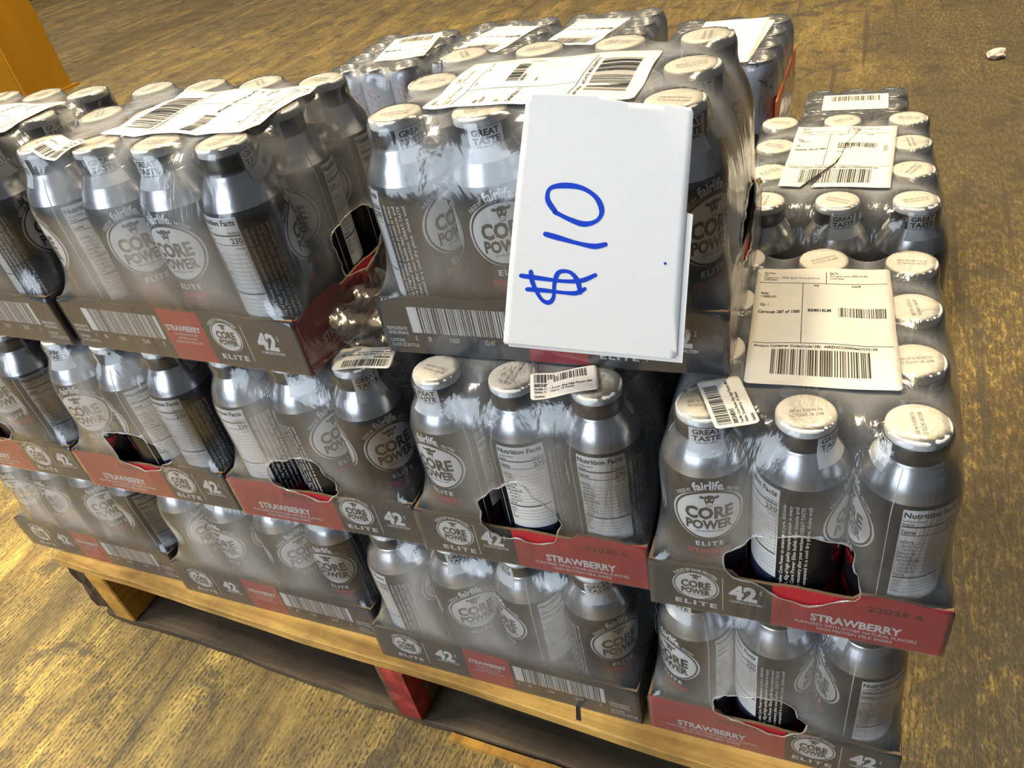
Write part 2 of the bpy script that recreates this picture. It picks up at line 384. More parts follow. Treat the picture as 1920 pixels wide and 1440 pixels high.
def nutrition():
    s = Print(); W_, T = 0.0395, 0.1385; k = 'print_black'; L2 = 0.00015
    s.rect(0, 0.046, W_, T, 'print_white', 0)
    s.text('Nutrition Facts', 0.001, T - 0.0062, 0.0045, k, L2, W_ - 0.003, 'L', 0.02)
    s.text('1 serving per container', 0.001, T - 0.0098, 0.0020, k, L2)
    s.text('Serving size', 0.001, T - 0.0130, 0.0020, k, L2, bold=0.01); s.text('1 Bottle (414 mL)', W_ - 0.001, T - 0.0130, 0.0020, k, L2, None, 'R', 0.01)
    s.rect(0.001, T - 0.0150, W_ - 0.001, T - 0.0138, k, L2)
    s.text('Calories', 0.001, T - 0.0212, 0.0036, k, L2, None, 'L', 0.02); s.text('230', W_ - 0.001, T - 0.0212, 0.0048, k, L2, 0.0095, 'R', 0.02)
    s.rect(0.001, T - 0.0228, W_ - 0.001, T - 0.0222, k, L2)
    y = T - 0.0262
    s.text('% Daily Value*', W_ - 0.001, y, 0.0018, k, L2, None, 'R')
    rows = ['Total Fat 4.5g', 'Saturated Fat', 'Trans Fat 0g', 'Cholesterol 15mg', 'Sodium 250mg', 'Total Carbohydrate 8g', 'Dietary Fiber 1g', 'Total Sugars 7g', 'Added Sugars 0g', 'Protein 42g']
    for t in rows:
        y -= 0.0038; b = t.split()[0] in ('Total', 'Cholesterol', 'Sodium', 'Protein') and 'Sugars' not in t
        s.text(t, 0.001 if b else 0.003, y, 0.0021, k, L2, None, 'L', 0.012 if b else 0)
        s.text('%', W_ - 0.001, y, 0.0019, k, L2, None, 'R'); s.rect(0.001, y - 0.0009, W_ - 0.001, y - 0.0007, k, L2)
    y -= 0.003; s.rect(0.001, y, W_ - 0.001, y + 0.0012, k, L2)
    for t in ('Vitamin D', 'Calcium', 'Iron', 'Potassium'):
        y -= 0.0036; s.text(t, 0.001, y, 0.0020, k, L2); s.rect(0.001, y - 0.0009, W_ - 0.001, y - 0.0007, k, L2)
    rnd = random.Random(3)                                   # ingredient lines, too fine to read: a row of word-long dashes each
    yy = 0.0435
    while yy > 0.012:
        x = 0.0
        while x < W_ - 0.004:
            q = rnd.uniform(0.0015, 0.0045); s.rect(x, yy, min(x + q, W_), yy + 0.0010, 'print_blue' if yy > 0.02 else 'print_white', 0); x += q + 0.0007
        yy -= 0.0020
    return s
nutri_me = nutrition().build('nutrition_panel', wrap(74, 0.0), 0.003, 0.01)
def sidetext():
    s = Print(); rows = ['What makes Core Power so awesome is pure, delicious', 'real milk, 42g of high quality complete protein in every', 'bottle. Core Power Elite builds lean muscle and', 'supports recovery after your workout. GREAT-TASTE', 'Store unopened in a cool dry place, shake well']
    for k, t in enumerate(rows): s.text(t, 0.002 + k * 0.0042, 0.030, 0.0026, 'print_white', 0, None, 'L', 0.01, rot=90)
    for V, F, mi, lf in s.items:
        V[:, 1] = 0.030 + (V[:, 1] - 0.030) * 0.098 / max(1e-6, (V[:, 1].max() - 0.030))
    return s
side_me = sidetext().build('side_text', wrap(149, 0.0), None, 0.01)
def seam():
    s = Print(); s.rect(-0.0003, 0.006, 0.0003, 0.163, 'print_white', 0); return s
seam_me = seam().build('sleeve_seam', wrap(62, 0.0), None, 0.003)
def neckband():
    me_prof = [(0.0203, 0.1635), (0.02005, 0.1650), (0.0200, 0.1782), (0.0197, 0.1786)]
    bm = bmesh.new(); seg = 36; rows = []
    for r, z in me_prof: rows.append([bm.verts.new((r * math.cos(2 * math.pi * k / seg), r * math.sin(2 * math.pi * k / seg), z)) for k in range(seg)])
    for j in range(3):
        for k in range(seg):
            f = bm.faces.new((rows[j][k], rows[j][(k + 1) % seg], rows[j + 1][(k + 1) % seg], rows[j + 1][k])); f.smooth = True
    return bm_mesh('neck_band', bm, ['neck_black'])
neck_me = neckband()
def greattaste(off_):
    s = Print()
    for off in (off_,):
        s.rect(off - 0.0125, 0.1560, off + 0.0125, 0.1788, 'print_white', 0)
        s.text('GREAT', off, 0.1732, 0.0045, 'print_black', 0.0001, 0.0200, 'C', 0.035)
        s.text('TASTE', off, 0.1674, 0.0045, 'print_black', 0.0001, 0.0200, 'C', 0.035)
        s.text('QUALITY', off, 0.1640, 0.0022, 'print_black', 0.0001, 0.0150, 'C', 0.02)
    def f(x, y, lift):
        th = x / 0.0203; r = np.where(y > 0.1635, 0.0205, brad(y) + 0.0004) + lift
        return np.stack([r * np.sin(th), -r * np.cos(th), y], 1)
    return s.build('taste_patch', f, 0.0015, 0.003)
taste_me = [greattaste(0.0), greattaste(math.radians(226) * 0.0203)]
def datecode():
    s = Print(); s.text('BEST BY OCT22 22', 0, 0.001, 0.0026, 'print_grey', 0, 0.0215, 'C'); s.text('FU 04:03 E 04-307', 0, -0.0035, 0.0026, 'print_grey', 0, 0.0215, 'C')
    return s.build('date_code', lambda x, y, l: np.stack([x, y, 0 * x + 0.18515], 1))
date_me = datecode()

def add_bottle(root, x, y, rot, detail):
    b = obj('bottle', bottle_me, root, (x, y, BZ), rot); b['label'] = 'dark shake bottle with white cap and round white emblem'
    cp = obj('cap', cap_me, b); cp['label'] = 'white screw cap'
    obj('neck_band', neck_me, b)
    if detail >= 1:
        obj('taste_patch', taste_me[0], b); obj('taste_patch', taste_me[1], b); obj('date_code', date_me, b)
    if detail >= 2:
        obj('emblem_print', emb_a, b); obj('emblem_print', emb_b, b); obj('nutrition_panel', nutri_me, b); obj('side_text', side_me, b); obj('sleeve_seam', seam_me, b)

# ------------------------------------------------------------------ cardboard tray of a bottle pack
TL, TW, TH, TT = 0.277, 0.211, 0.054, 0.0026
PITCH = 0.067
SML = emblem(False)
def tiny_emblem(s, cx, cz, sc):
    s.add(SML, cx, cz, sc)
    s.text('FUELED BY fairlife PROTEIN', cx, cz + 0.0275 * sc, 0.0030 * sc * 1.6, 'print_white', 0, 0.052 * sc, 'C', 0.02, arc=(0.030 * sc, 0.0))
def forty2(s, cx):
    s.text('42', cx - 0.002, 0.0235, 0.0165, 'print_white', 0, 0.0210, 'C', 0.045); s.text('g', cx + 0.0100, 0.0345, 0.0055, 'print_white', 0, None, 'L')
    s.text('COMPLETE PROTEIN', cx, 0.0185, 0.0028, 'print_white', 0, 0.0245, 'C', 0.02)
def longside(order):
    s = Print(); Wd = TL; X = lambda f: f * Wd
    if order == 'C': e, ln, ft, r0, r1, b0, b1, tx = 0.715, 0.79, 0.88, 0.455, 0.628, 0.095, 0.440, 0.012
    else: e, ln, ft, r0, r1, b0, b1, tx = 0.128, 0.205, 0.292, 0.370, 0.545, 0.560, 0.885, 0.900
    bc = Print(); em = Print(); nt = Print(); tiny_emblem(em, X(e), 0.0315, 0.60); em.text('ELITE', X(e), 0.0075, 0.0052, 'print_white', 0, 0.0300, 'C', 0.03, space=1.2)
    em.rect(X(ln) - 0.0003, 0.008, X(ln) + 0.0003, 0.045, 'print_white'); forty2(em, X(ft))
    m = X((r0 + r1) / 2)
    s.text('STRAWBERRY', m, 0.0320, 0.0060, 'print_white', 0, 0.0400, 'C', 0.03)
    for k, t in enumerate(('FLAVORED WITH OTHER', 'NATURAL FLAVORS', 'HIGH PROTEIN MILK SHAKE')): s.text(t, m, 0.0275 - 0.0042 * k, 0.0024, 'print_white', 0, (0.028, 0.022, 0.032)[k], 'C')
    bc.rect(X(b0), 0.0205, X(b1), 0.0455, 'print_white', 0); bc.barcode(X(b0) + 0.009, 0.0205, X(b1) - 0.004, 0.0455, 'print_black', 0.0001, 5, 46)
    for t, fx in (('0', 0.01), ('08', 0.13), ('11620', 0.34), ('02147', 0.66), ('0', 0.93)): bc.text(t, X(b0) + fx * X(b1 - b0), 0.0125, 0.0050, 'print_white', 0, None, 'L')
    x = X(tx)
    nt.text('REFRIGERATE', x, 0.0225, 0.0034, 'print_white', 0, 0.0185, 'L', 0.01); nt.text('AFTER OPENING', x, 0.0180, 0.0034, 'print_white', 0, 0.0185, 'L', 0.01)
    nt.text('CONTAINS', x, 0.0105, 0.0034, 'print_white', 0, 0.0130, 'L', 0.01); nt.text('12-14 FL OZ BOTTLES', x, 0.0060, 0.0034, 'print_white', 0, 0.0255, 'L', 0.01)
    return s, bc, em, nt
def shortside(order):
    s = Print(); X = lambda f: f * TW
    if order == 'A': e, ln, ft, st = 0.170, 0.268, 0.350, 0.72
    else: e, ln, ft, st = 0.685, 0.790, 0.885, 0.27
    em = Print(); tiny_emblem(em, X(e), 0.0305, 0.66); em.text('ELITE', X(e), 0.0065, 0.0054, 'print_white', 0, 0.0330, 'C', 0.03, space=1.2)
    em.rect(X(ln) - 0.0003, 0.006, X(ln) + 0.0003, 0.046, 'print_white'); forty2(em, X(ft))
    s.text('STRAWBERRY', X(st), 0.0150, 0.0085, 'print_white', 0, 0.0620, 'C', 0.035)
    s.text('FLAVORED WITH OTHER NATURAL FLAVORS', X(st), 0.0095, 0.0034, 'print_white', 0, 0.0830, 'C', 0.01)
    s.text('HIGH PROTEIN MILK SHAKE', X(st), 0.0045, 0.0034, 'print_white', 0, 0.0520, 'C', 0.01)
    s.text('22025 6', X(st) + 0.006, 0.0375, 0.0058, 'print_black', 0, 0.0360, 'L')
    return s, em
def pr_on(side):                                             # wall frame: origin at its lower left seen from outside
    a, b, e = TL / 2, TW / 2, 0.0003
    fr = {'C': ((-a, -b), (1, 0), (0, -1)), 'B': ((a, -b), (0, 1), (1, 0)), 'D': ((a, b), (-1, 0), (0, 1)), 'A': ((-a, b), (0, -1), (-1, 0))}[side]
    (ox, oy), (dx, dy), (nx, ny) = fr
    return lambda x, y, l: np.stack([ox + dx * x + nx * (e + l), oy + dy * x + ny * (e + l), y], 1)
tray_prints = {}
for k in 'AB': tray_prints[k] = [a_.build(nm_, pr_on(k)) for a_, nm_ in zip(shortside(k), ('tray_lettering', 'tray_emblem'))]
for k in 'CD': tray_prints[k] = [a_.build(nm_, pr_on(k)) for a_, nm_ in zip(longside(k), ('tray_lettering', 'tray_barcode', 'tray_emblem', 'tray_notice'))]
def tray_mesh():
    V, F, I = [], [], []
    def quad(p, mi): k = len(V); V.extend(p); F.append((k, k + 1, k + 2, k + 3)); I.append(mi)
    rnd = random.Random(4)
    reds = {'C': (0.455, 0.628), 'D': (0.370, 0.545), 'A': (0.44, 1.0), 'B': (0.0, 0.575)}
    for side in 'CBDA':
        wd = TL if side in 'CD' else TW; f = pr_on(side); n = 40
        xs = sorted(set([round(k / n, 4) for k in range(n + 1)] + list(reds[side])))
        hs = []
        for q in xs:
            z = TH + 0.0008 * math.sin(q * 23 + ord(side)) + rnd.uniform(-0.0004, 0.0004)
            if side in 'AB' and 0.30 < q < 0.72: z -= 0.006 * min(1, (0.5 - abs(q - 0.51) - 0.29) / 0.02 + 0.0) if abs(q - 0.51) < 0.21 else 0
            hs.append(z)
        P = lambda x, z, d: tuple(f(np.array([x * wd]), np.array([z]), np.array([d - 0.0003]))[0])
        for k in range(len(xs) - 1):
            x0, x1, z0, z1 = xs[k], xs[k + 1], hs[k], hs[k + 1]; red = reds[side][0] - 1e-6 <= x0 and x1 <= reds[side][1] + 1e-6
            quad([P(x0, 0, 0), P(x1, 0, 0), P(x1, z1, 0), P(x0, z0, 0)], 1 if red else 0)
            quad([P(x0, z0, 0), P(x1, z1, 0), P(x1, z1, -TT), P(x0, z0, -TT)], 3)
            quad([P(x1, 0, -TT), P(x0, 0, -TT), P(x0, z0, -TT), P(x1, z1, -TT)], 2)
    a, b = TL / 2, TW / 2
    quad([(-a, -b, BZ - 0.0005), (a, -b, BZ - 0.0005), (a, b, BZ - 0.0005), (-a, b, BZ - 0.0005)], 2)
    quad([(-a, b, 0), (a, b, 0), (a, -b, 0), (-a, -b, 0)], 3)
    return mesh('cardboard_tray', V, F, ['tray_black', 'tray_red', 'tray_inside', 'kraft'], I)
tray_me = tray_mesh()

# ------------------------------------------------------------------ shrink film: a membrane pulled tight over the bottles
def film_mesh(name, nx, ny, pitch, prof, ztop, tl, tw, th, seed, holes=(), h=0.0042, sag=0.00003, iters=260, cloud=1.0):
    rng = np.random.default_rng(seed)
    a, b = tl / 2 + 0.001, tw / 2 + 0.001
    U, Vn, T = int(2 * a / h), int(2 * b / h), int(ztop / h)
    gx = np.linspace(-a, a, U + 1); gy = np.linspace(-b, b, Vn + 1); gz = np.linspace(0, ztop + 0.002, T + 1)
    per = [(gx[i], -b) for i in range(U)] + [(a, gy[j]) for j in range(Vn)] + [(gx[i], b) for i in range(U, 0, -1)] + [(-a, gy[j]) for j in range(Vn, 0, -1)]
    n = len(per); P = []
    for t in range(T + 1):
        for x, y in per: P.append((x, y, gz[t]))
    base = T * n; topid = {}
    for k, (x, y) in enumerate(per):
        if k < U: ij = (k, 0)
        elif k < U + Vn: ij = (U, k - U)
        elif k < 2 * U + Vn: ij = (U - (k - U - Vn), Vn)
        else: ij = (0, Vn - (k - 2 * U - Vn))
        topid[ij] = base + k
    for i in range(1, U):
        for j in range(1, Vn): topid[(i, j)] = len(P); P.append((gx[i], gy[j], gz[-1]))
    F = []
    for t in range(T):
        for k in range(n): F.append((t * n + k, t * n + (k + 1) % n, (t + 1) * n + (k + 1) % n, (t + 1) * n + k))
    for i in range(U):
        for j in range(Vn): F.append((topid[(i, j)], topid[(i + 1, j)], topid[(i + 1, j + 1)], topid[(i, j + 1)]))
    P = np.array(P); F = np.array(F); N = len(P)
    ed = np.unique(np.sort(np.concatenate([F[:, [0, 1]], F[:, [1, 2]], F[:, [2, 3]], F[:, [3, 0]]]), 1), axis=0)
    nb = [[] for _ in range(N)]
    for p, q in ed: nb[p].append(q); nb[q].append(p)
    K = max(map(len, nb)); NB = np.zeros((N, K), int); WT = np.zeros((N, K))
    for k, q in enumerate(nb): NB[k, :len(q)] = q; WT[k, :len(q)] = 1.0 / len(q)
    fixed = np.zeros(N, bool); fixed[:n] = True
    for t in range(T + 1):
        if gz[t] <= th + 0.001:
            for k in (0, U, U + Vn, 2 * U + Vn): fixed[t * n + k] = True
    cx0, cy0 = (nx - 1) / 2, (ny - 1) / 2
    A = np.array(prof[:-1]); D = np.array(prof[1:]) - A; DD = (D ** 2).sum(1)
    pzs = np.array([p[1] for p in prof]); prs = np.array([p[0] for p in prof])
    off = 0.0011
    low = rng.normal(size=(6, 3))
    for it in range(iters):
        avg = (P[NB] * WT[:, :, None]).sum(1); Q = P + 0.95 * (avg - P)
        Q[:, 2] -= sag * (P[:, 2] > ztop - 0.05)
        ix = np.clip(np.rint(Q[:, 0] / pitch + cx0), 0, nx - 1); iy = np.clip(np.rint(Q[:, 1] / pitch + cy0), 0, ny - 1)
        dx = Q[:, 0] - (ix - cx0) * pitch; dy = Q[:, 1] - (iy - cy0) * pitch; rho = np.sqrt(dx * dx + dy * dy) + 1e-9
        R = np.stack([rho, Q[:, 2]], 1)
        t = np.clip(((R[:, None, :] - A) * D).sum(2) / DD, 0, 1); NP = A + t[:, :, None] * D
        dv = R[:, None, :] - NP; d2 = (dv ** 2).sum(2); j = d2.argmin(1); ar = np.arange(N)
        d = np.sqrt(d2[ar, j]) + 1e-9; nv = dv[ar, j] / d[:, None]
        inside = (rho < np.interp(Q[:, 2], pzs, prs)) & (Q[:, 2] < ztop) 
        sd = np.where(inside, -d, d); nv = np.where(inside[:, None], -nv, nv)
        push = np.where(sd < off, off - sd, 0.0)
        Q[:, 0] += push * nv[:, 0] * dx / rho; Q[:, 1] += push * nv[:, 0] * dy / rho; Q[:, 2] += push * nv[:, 1]
        px = tl / 2 + 0.0009 - np.abs(Q[:, 0]); py = tw / 2 + 0.0009 - np.abs(Q[:, 1]); pz = th - Q[:, 2]
        ins = (px > 0) & (py > 0) & (pz > 0); mx = ins & (px <= py); my = ins & (py < px)
        near = np.minimum(px, py) < 0.012
        up = ins & near & (pz < 0.004) & (pz < np.minimum(px, py)); mx &= ~up; my &= ~up
        Q[:, 0] = np.where(mx, np.sign(Q[:, 0]) * (tl / 2 + 0.0009), Q[:, 0]); Q[:, 1] = np.where(my, np.sign(Q[:, 1]) * (tw / 2 + 0.0009), Q[:, 1])
        Q[:, 2] = np.where(up, th, Q[:, 2]); Q[:, 2] = np.maximum(Q[:, 2], 0.0003)
        Q[fixed] = P[fixed]; P = Q
    gt = np.maximum(np.abs(P[:, 0]) - tl / 2, np.abs(P[:, 1]) - tw / 2); gt = np.where(P[:, 2] < th + 0.002, 0.0, np.hypot(gt, P[:, 2] - th - 0.002) * 0.6)
    slack = np.clip((np.minimum(sd - off, gt)) / 0.013, 0, 1) * cloud
    # slack ripples
    nrm = np.zeros_like(P); fn = np.cross(P[F[:, 2]] - P[F[:, 0]], P[F[:, 3]] - P[F[:, 1]])
    for c in range(4): np.add.at(nrm, F[:, c], fn)
    nrm /= np.linalg.norm(nrm, axis=1)[:, None] + 1e-12
    wv = np.zeros(N)
    for k in range(6): wv += np.sin(P @ (low[k] * np.array([60, 60, 25])) + k * 1.7) / 6
    mid = np.clip((P[:, 2] - th) / 0.02, 0, 1)
    P += nrm * (np.maximum(wv, 0) * 0.0032 * mid * np.clip(1 - 1.3 * np.abs(nrm[:, 2]), 0, 1))[:, None]
    mi = np.zeros(len(F), int); keep = np.ones(len(F), bool); Vx, Fx, Ix = [], [], []
    for sx, y0, z0, ry, rz in holes:                          # the open bull's-eye the sleeve leaves at each end
        ph = rng.uniform(0, 6.28, 3)
        def rel(Pt):
            u, v = (Pt[..., 1] - y0) / ry, (Pt[..., 2] - z0) / rz; an = np.arctan2(v, u)
            rr = 1 + 0.09 * np.sin(3 * an + ph[0]) + 0.06 * np.sin(5 * an + ph[1]) + 0.03 * np.sin(9 * an + ph[2])
            return np.hypot(u, v) / rr
        onend = (np.sign(P[:, 0]) == sx) & (np.abs(P[:, 0]) > tl / 2 - 0.045)
        r = np.where(onend, rel(P), 9.0)
        dead = (r[F] < 1.0).all(1); keep &= ~dead
        fk = F[keep]; dv_ = np.unique(F[dead]); bv = np.intersect1d(dv_, np.unique(fk))
        s_ = 1.0 / np.maximum(r[bv], 0.2)
        P[bv, 1] = y0 + (P[bv, 1] - y0) * s_; P[bv, 2] = z0 + (P[bv, 2] - z0) * s_
        P[bv, 0] += sx * 0.0012
        dist = np.clip((r - 1.0) / 0.9, 0, 1); an = np.arctan2((P[:, 2] - z0) / rz, (P[:, 1] - y0) / ry)
        P[:, 0] += np.where(onend & (r < 1.9), sx * (1 - dist) * 0.0016 * np.maximum(0, np.sin(11 * an + ph[0]) * np.sin(4 * an + ph[1])), 0)
        bset = set(bv.tolist()); be = {}
        for f in F[dead]:
            for c in range(4):
                p, q = int(f[c]), int(f[(c + 1) % 4])
                if p in bset and q in bset: be.setdefault(p, []).append(q)
        used = np.zeros(N, bool); ang = sorted(bv.tolist(), key=lambda q: math.atan2((P[q, 2] - z0) / rz, (P[q, 1] - y0) / ry))
        m_ = len(ang); k0 = None; S_ = 6; ring0 = len(Vx)
        for q_i, q in enumerate(ang):
            pa, pb = P[ang[q_i - 1]], P[ang[(q_i + 1) % m_]]; tg = pb - pa; tg /= np.linalg.norm(tg) + 1e-9
            n1 = np.cross(tg, [1, 0, 0]); n1 /= np.linalg.norm(n1) + 1e-9; n2 = np.cross(tg, n1); rad = 0.0004 + 0.0005 * max(0, math.sin(q_i * 0.9 + ph[2]))
            for e in range(S_): Vx.append(P[q] + rad * (n1 * math.cos(e * 6.2832 / S_) + n2 * math.sin(e * 6.2832 / S_)))
        for q_i in range(m_):
            for e in range(S_):
                r0_, r1_ = ring0 + q_i * S_, ring0 + ((q_i + 1) % m_) * S_; Fx.append((r0_ + e, r0_ + (e + 1) % S_, r1_ + (e + 1) % S_, r1_ + e))
    Fk = [tuple(f) for f in F[keep].tolist()]
    allV = np.concatenate([P, np.array(Vx).reshape(-1, 3)]); allF = Fk + [tuple(q + N for q in f) for f in Fx]
    me = mesh(name, allV, allF, ['shrink_film', 'film_edge'], [0] * len(Fk) + [1] * len(Fx), True)
    me.attributes.new('slack', 'FLOAT', 'POINT').data.foreach_set('value', np.concatenate([slack, np.ones(len(Vx))]).astype(np.float32))
    return me
FPROF = [(r, z + BZ) for r, z in BP[:-1]] + [(0.0206, 0.166 + BZ), (0.0206, 0.1785 + BZ), (CAPR, 0.1838 + BZ), (0.0184, 0.185 + BZ), (0.0, 0.185 + BZ)]
film_var = []
for sd, ho in ((1, ((1, 0.004, 0.070, 0.040, 0.026), (-1, -0.002, 0.072, 0.046, 0.036))), (2, ((1, -0.012, 0.072, 0.036, 0.024), (-1, 0.002, 0.069, 0.036, 0.034))), (3, ((1, -0.006, 0.070, 0.039, 0.026), (-1, 0.0, 0.070, 0.040, 0.024)))):
    film_var.append(film_mesh('shrink_film', 4, 3, PITCH, FPROF, 0.185 + BZ, TL, TW, TH, sd, ho))
HT = 0.185 + BZ + 0.0011                                      # top of the film over a cap

# ------------------------------------------------------------------ packs
def frame(root_pose):
    x, y, z, yaw = root_pose
    return lambda u, v: (x + u * math.cos(yaw) - v * math.sin(yaw), y + u * math.sin(yaw) + v * math.cos(yaw))
def add_pack(label, pose, turn, var=0, front=None, detail=2, seed=0, prints='CBDA', group='shrink-wrapped bottle packs', sx=1.0):
    """pose = centre of the pack, z of its base above the deck, small yaw; turn = quarter turns of the tray"""
    x, y, z, yaw = pose; nominal = turn * math.pi / 2; ry = yaw + nominal
    root = bpy.data.objects.new('shrink_wrapped_bottle_pack', None); C.objects.link(root)
    root.location = (x, y, z + ZP); root.rotation_euler = (0, 0, ry); root.scale = (sx, 1, 1); root.empty_display_size = 0.05
    tag(root, label, 'bottle pack', group)
    t = obj('cardboard_tray', tray_me, root); t['label'] = 'low black and red printed cardboard tray'
    for k in prints:
        for pm_ in tray_prints[k]: obj(pm_.name.split('.')[0], pm_, t)
    fl = obj('shrink_film', film_var[var], root); fl['label'] = 'clear shrink film drawn tight over the bottles'
    rnd = random.Random(seed * 17 + 5); cells = []
    for i in range(4):
        for j in range(3):
            lx, ly = (i - 1.5) * PITCH, (j - 1) * PITCH
            c, s = math.cos(nominal), math.sin(nominal); cells.append((round(lx * s + ly * c, 3), round(lx * c - ly * s, 3), lx, ly))
    cells.sort(); ymin = cells[0][0]; fr = sorted([c for c in cells if c[0] == ymin], key=lambda c: c[1]); fi = {(c[2], c[3]): k for k, c in enumerate(fr)}
    fx = frame((x, y, z, ry))
    for _, _, lx, ly in cells:
        wx, wy = fx(lx, ly); al = math.atan2(CAMY - wy, CAMX - wx); k = fi.get((lx, ly))
        inner = abs(lx) < PITCH and abs(ly) < 0.01
        if k is not None and front: dl = math.radians(front[k])
        else: dl = rnd.uniform(-3.1, 3.1)
        d = min(detail, 1 if inner else 2)
        add_bottle(root, lx, ly, al + dl + math.pi / 2 - ry, d)
    return root
A_ = 114                                                      # emblem A lies 114 degrees left of emblem B
def centre(x, y, F, D, yaw): return (x + F / 2 * math.cos(yaw) - D / 2 * math.sin(yaw), y + F / 2 * math.sin(yaw) + D / 2 * math.cos(yaw))
Lc, Wc = 0.273, 0.205
def P_(x, y, yaw, layer, kind, ):
    c = centre(x, y, Lc if kind == 'L' else Wc, Wc if kind == 'L' else Lc, yaw); return (*c, layer * H, yaw)
packs = {}
t0c = (-0.2285 - 0.1385 * math.cos(-0.03) - 0.1055 * math.sin(-0.03) * 1, 0.015 - 0.1385 * math.sin(-0.03) + 0.1055, 2 * H, -0.03)
packs['T0'] = add_pack('bottle pack at the left photo edge on the top layer, cut off by it', t0c, 2, 1, (0, 40, -60, 120 + 40), 2, 1)
packs['T1'] = add_pack('top-layer bottle pack left of the one with the price sign', P_(-0.2139, 0.0194, -0.0393, 2, 'L'), 0, 0, (-94, -8, -45, 82 + A_), 2, 2)
packs['T2'] = add_pack('top-layer bottle pack that carries the white price sign', P_(0.115, 0.0523, 0.0155, 2, 'L'), 0, 2, (46 + A_, 3, 30, 42 + A_), 2, 3)
MD = [('M0', -0.5205, -0.003, 0.006, -1, 'middle-layer bottle pack at the left photo edge, mostly cut off', (20, -20, -109), 1),
      ('M1', -0.3032, -0.0044, 0.0079, -1, 'second middle-layer bottle pack from the left, red panel reaching its left corner', (-42, -100, 85 + A_), 0),
      ('M2', -0.086, -0.0047, 0.0188, -1, 'middle-layer bottle pack under the gap between the two top packs', (80 + A_, 25 + A_, 14), 2),
      ('M3', 0.1278, -0.0047, 0.0108, 1, 'middle-layer bottle pack directly below the price sign', (-46, -122, -117), 1),
      ('M4', 0.3424, -0.0131, 0.0046, 1, 'rightmost front bottle pack with the large shipping label on top', (4, 80 + A_, -72), 0)]
for k, x, y, a, t, lab, fr, va in MD: packs[k] = add_pack(lab, P_(x, y, a, 1, 'W'), t, va, fr, 2, len(packs) + 3)
packs['B0'] = add_pack('bottom-layer bottle pack at the left end of the pallet', (-0.426, 0.113, 0, -0.0071), 2, 2, (60, 45, -20, -100), 2, 11, sx=1.03)
packs['B1'] = add_pack('second bottom-layer bottle pack from the left, above the pale pallet board', (-0.1265, 0.102, 0, -0.0071), 2, 0, (10, 48, 4, -44), 2, 12, sx=1.05)
packs['B2'] = add_pack('bottom-layer bottle pack third from the left, its barcode by the crayon mark', (0.1750, 0.0825, 0, -0.0103), 2, 1, (58 + A_, 0, -70, 22 + A_), 2, 13, sx=1.05)
packs['B3'] = add_pack('bottom bottle pack at the lower right, red panel at its left corner', P_(0.3325, -0.0215, 0.0, 0, 'W'), -1, 2, (-45, 80 + A_, -66), 2, 14)
packs['N'] = add_pack('bottle pack behind the rightmost one, with a torn shipping label', P_(0.3475, 0.2985, 0.02, 1, 'W'), 1, 1, None, 1, 15)
packs['R3'] = add_pack('second-row middle-layer bottle pack behind the pack below the price sign', P_(0.125, 0.292, 0.0, 1, 'W'), 1, 2, None, 1, 16, '')
packs['R2'] = add_pack('second-row middle-layer bottle pack hidden behind the left top pack', P_(-0.095, 0.292, 0.0, 1, 'W'), 1, 0, None, 1, 17, '')
for k, x, lab in (('Q4', 0.348, 'bottom-layer bottle pack under the pack with the torn label'), ('Q3', 0.125, 'second-row bottom bottle pack behind the one with the crayon mark'), ('Q2', -0.095, 'second-row bottom bottle pack at the middle of the pallet')):
    packs[k] = add_pack(lab, P_(x, 0.298, 0.0, 0, 'W'), 1, 2, None, 0, 20, '')

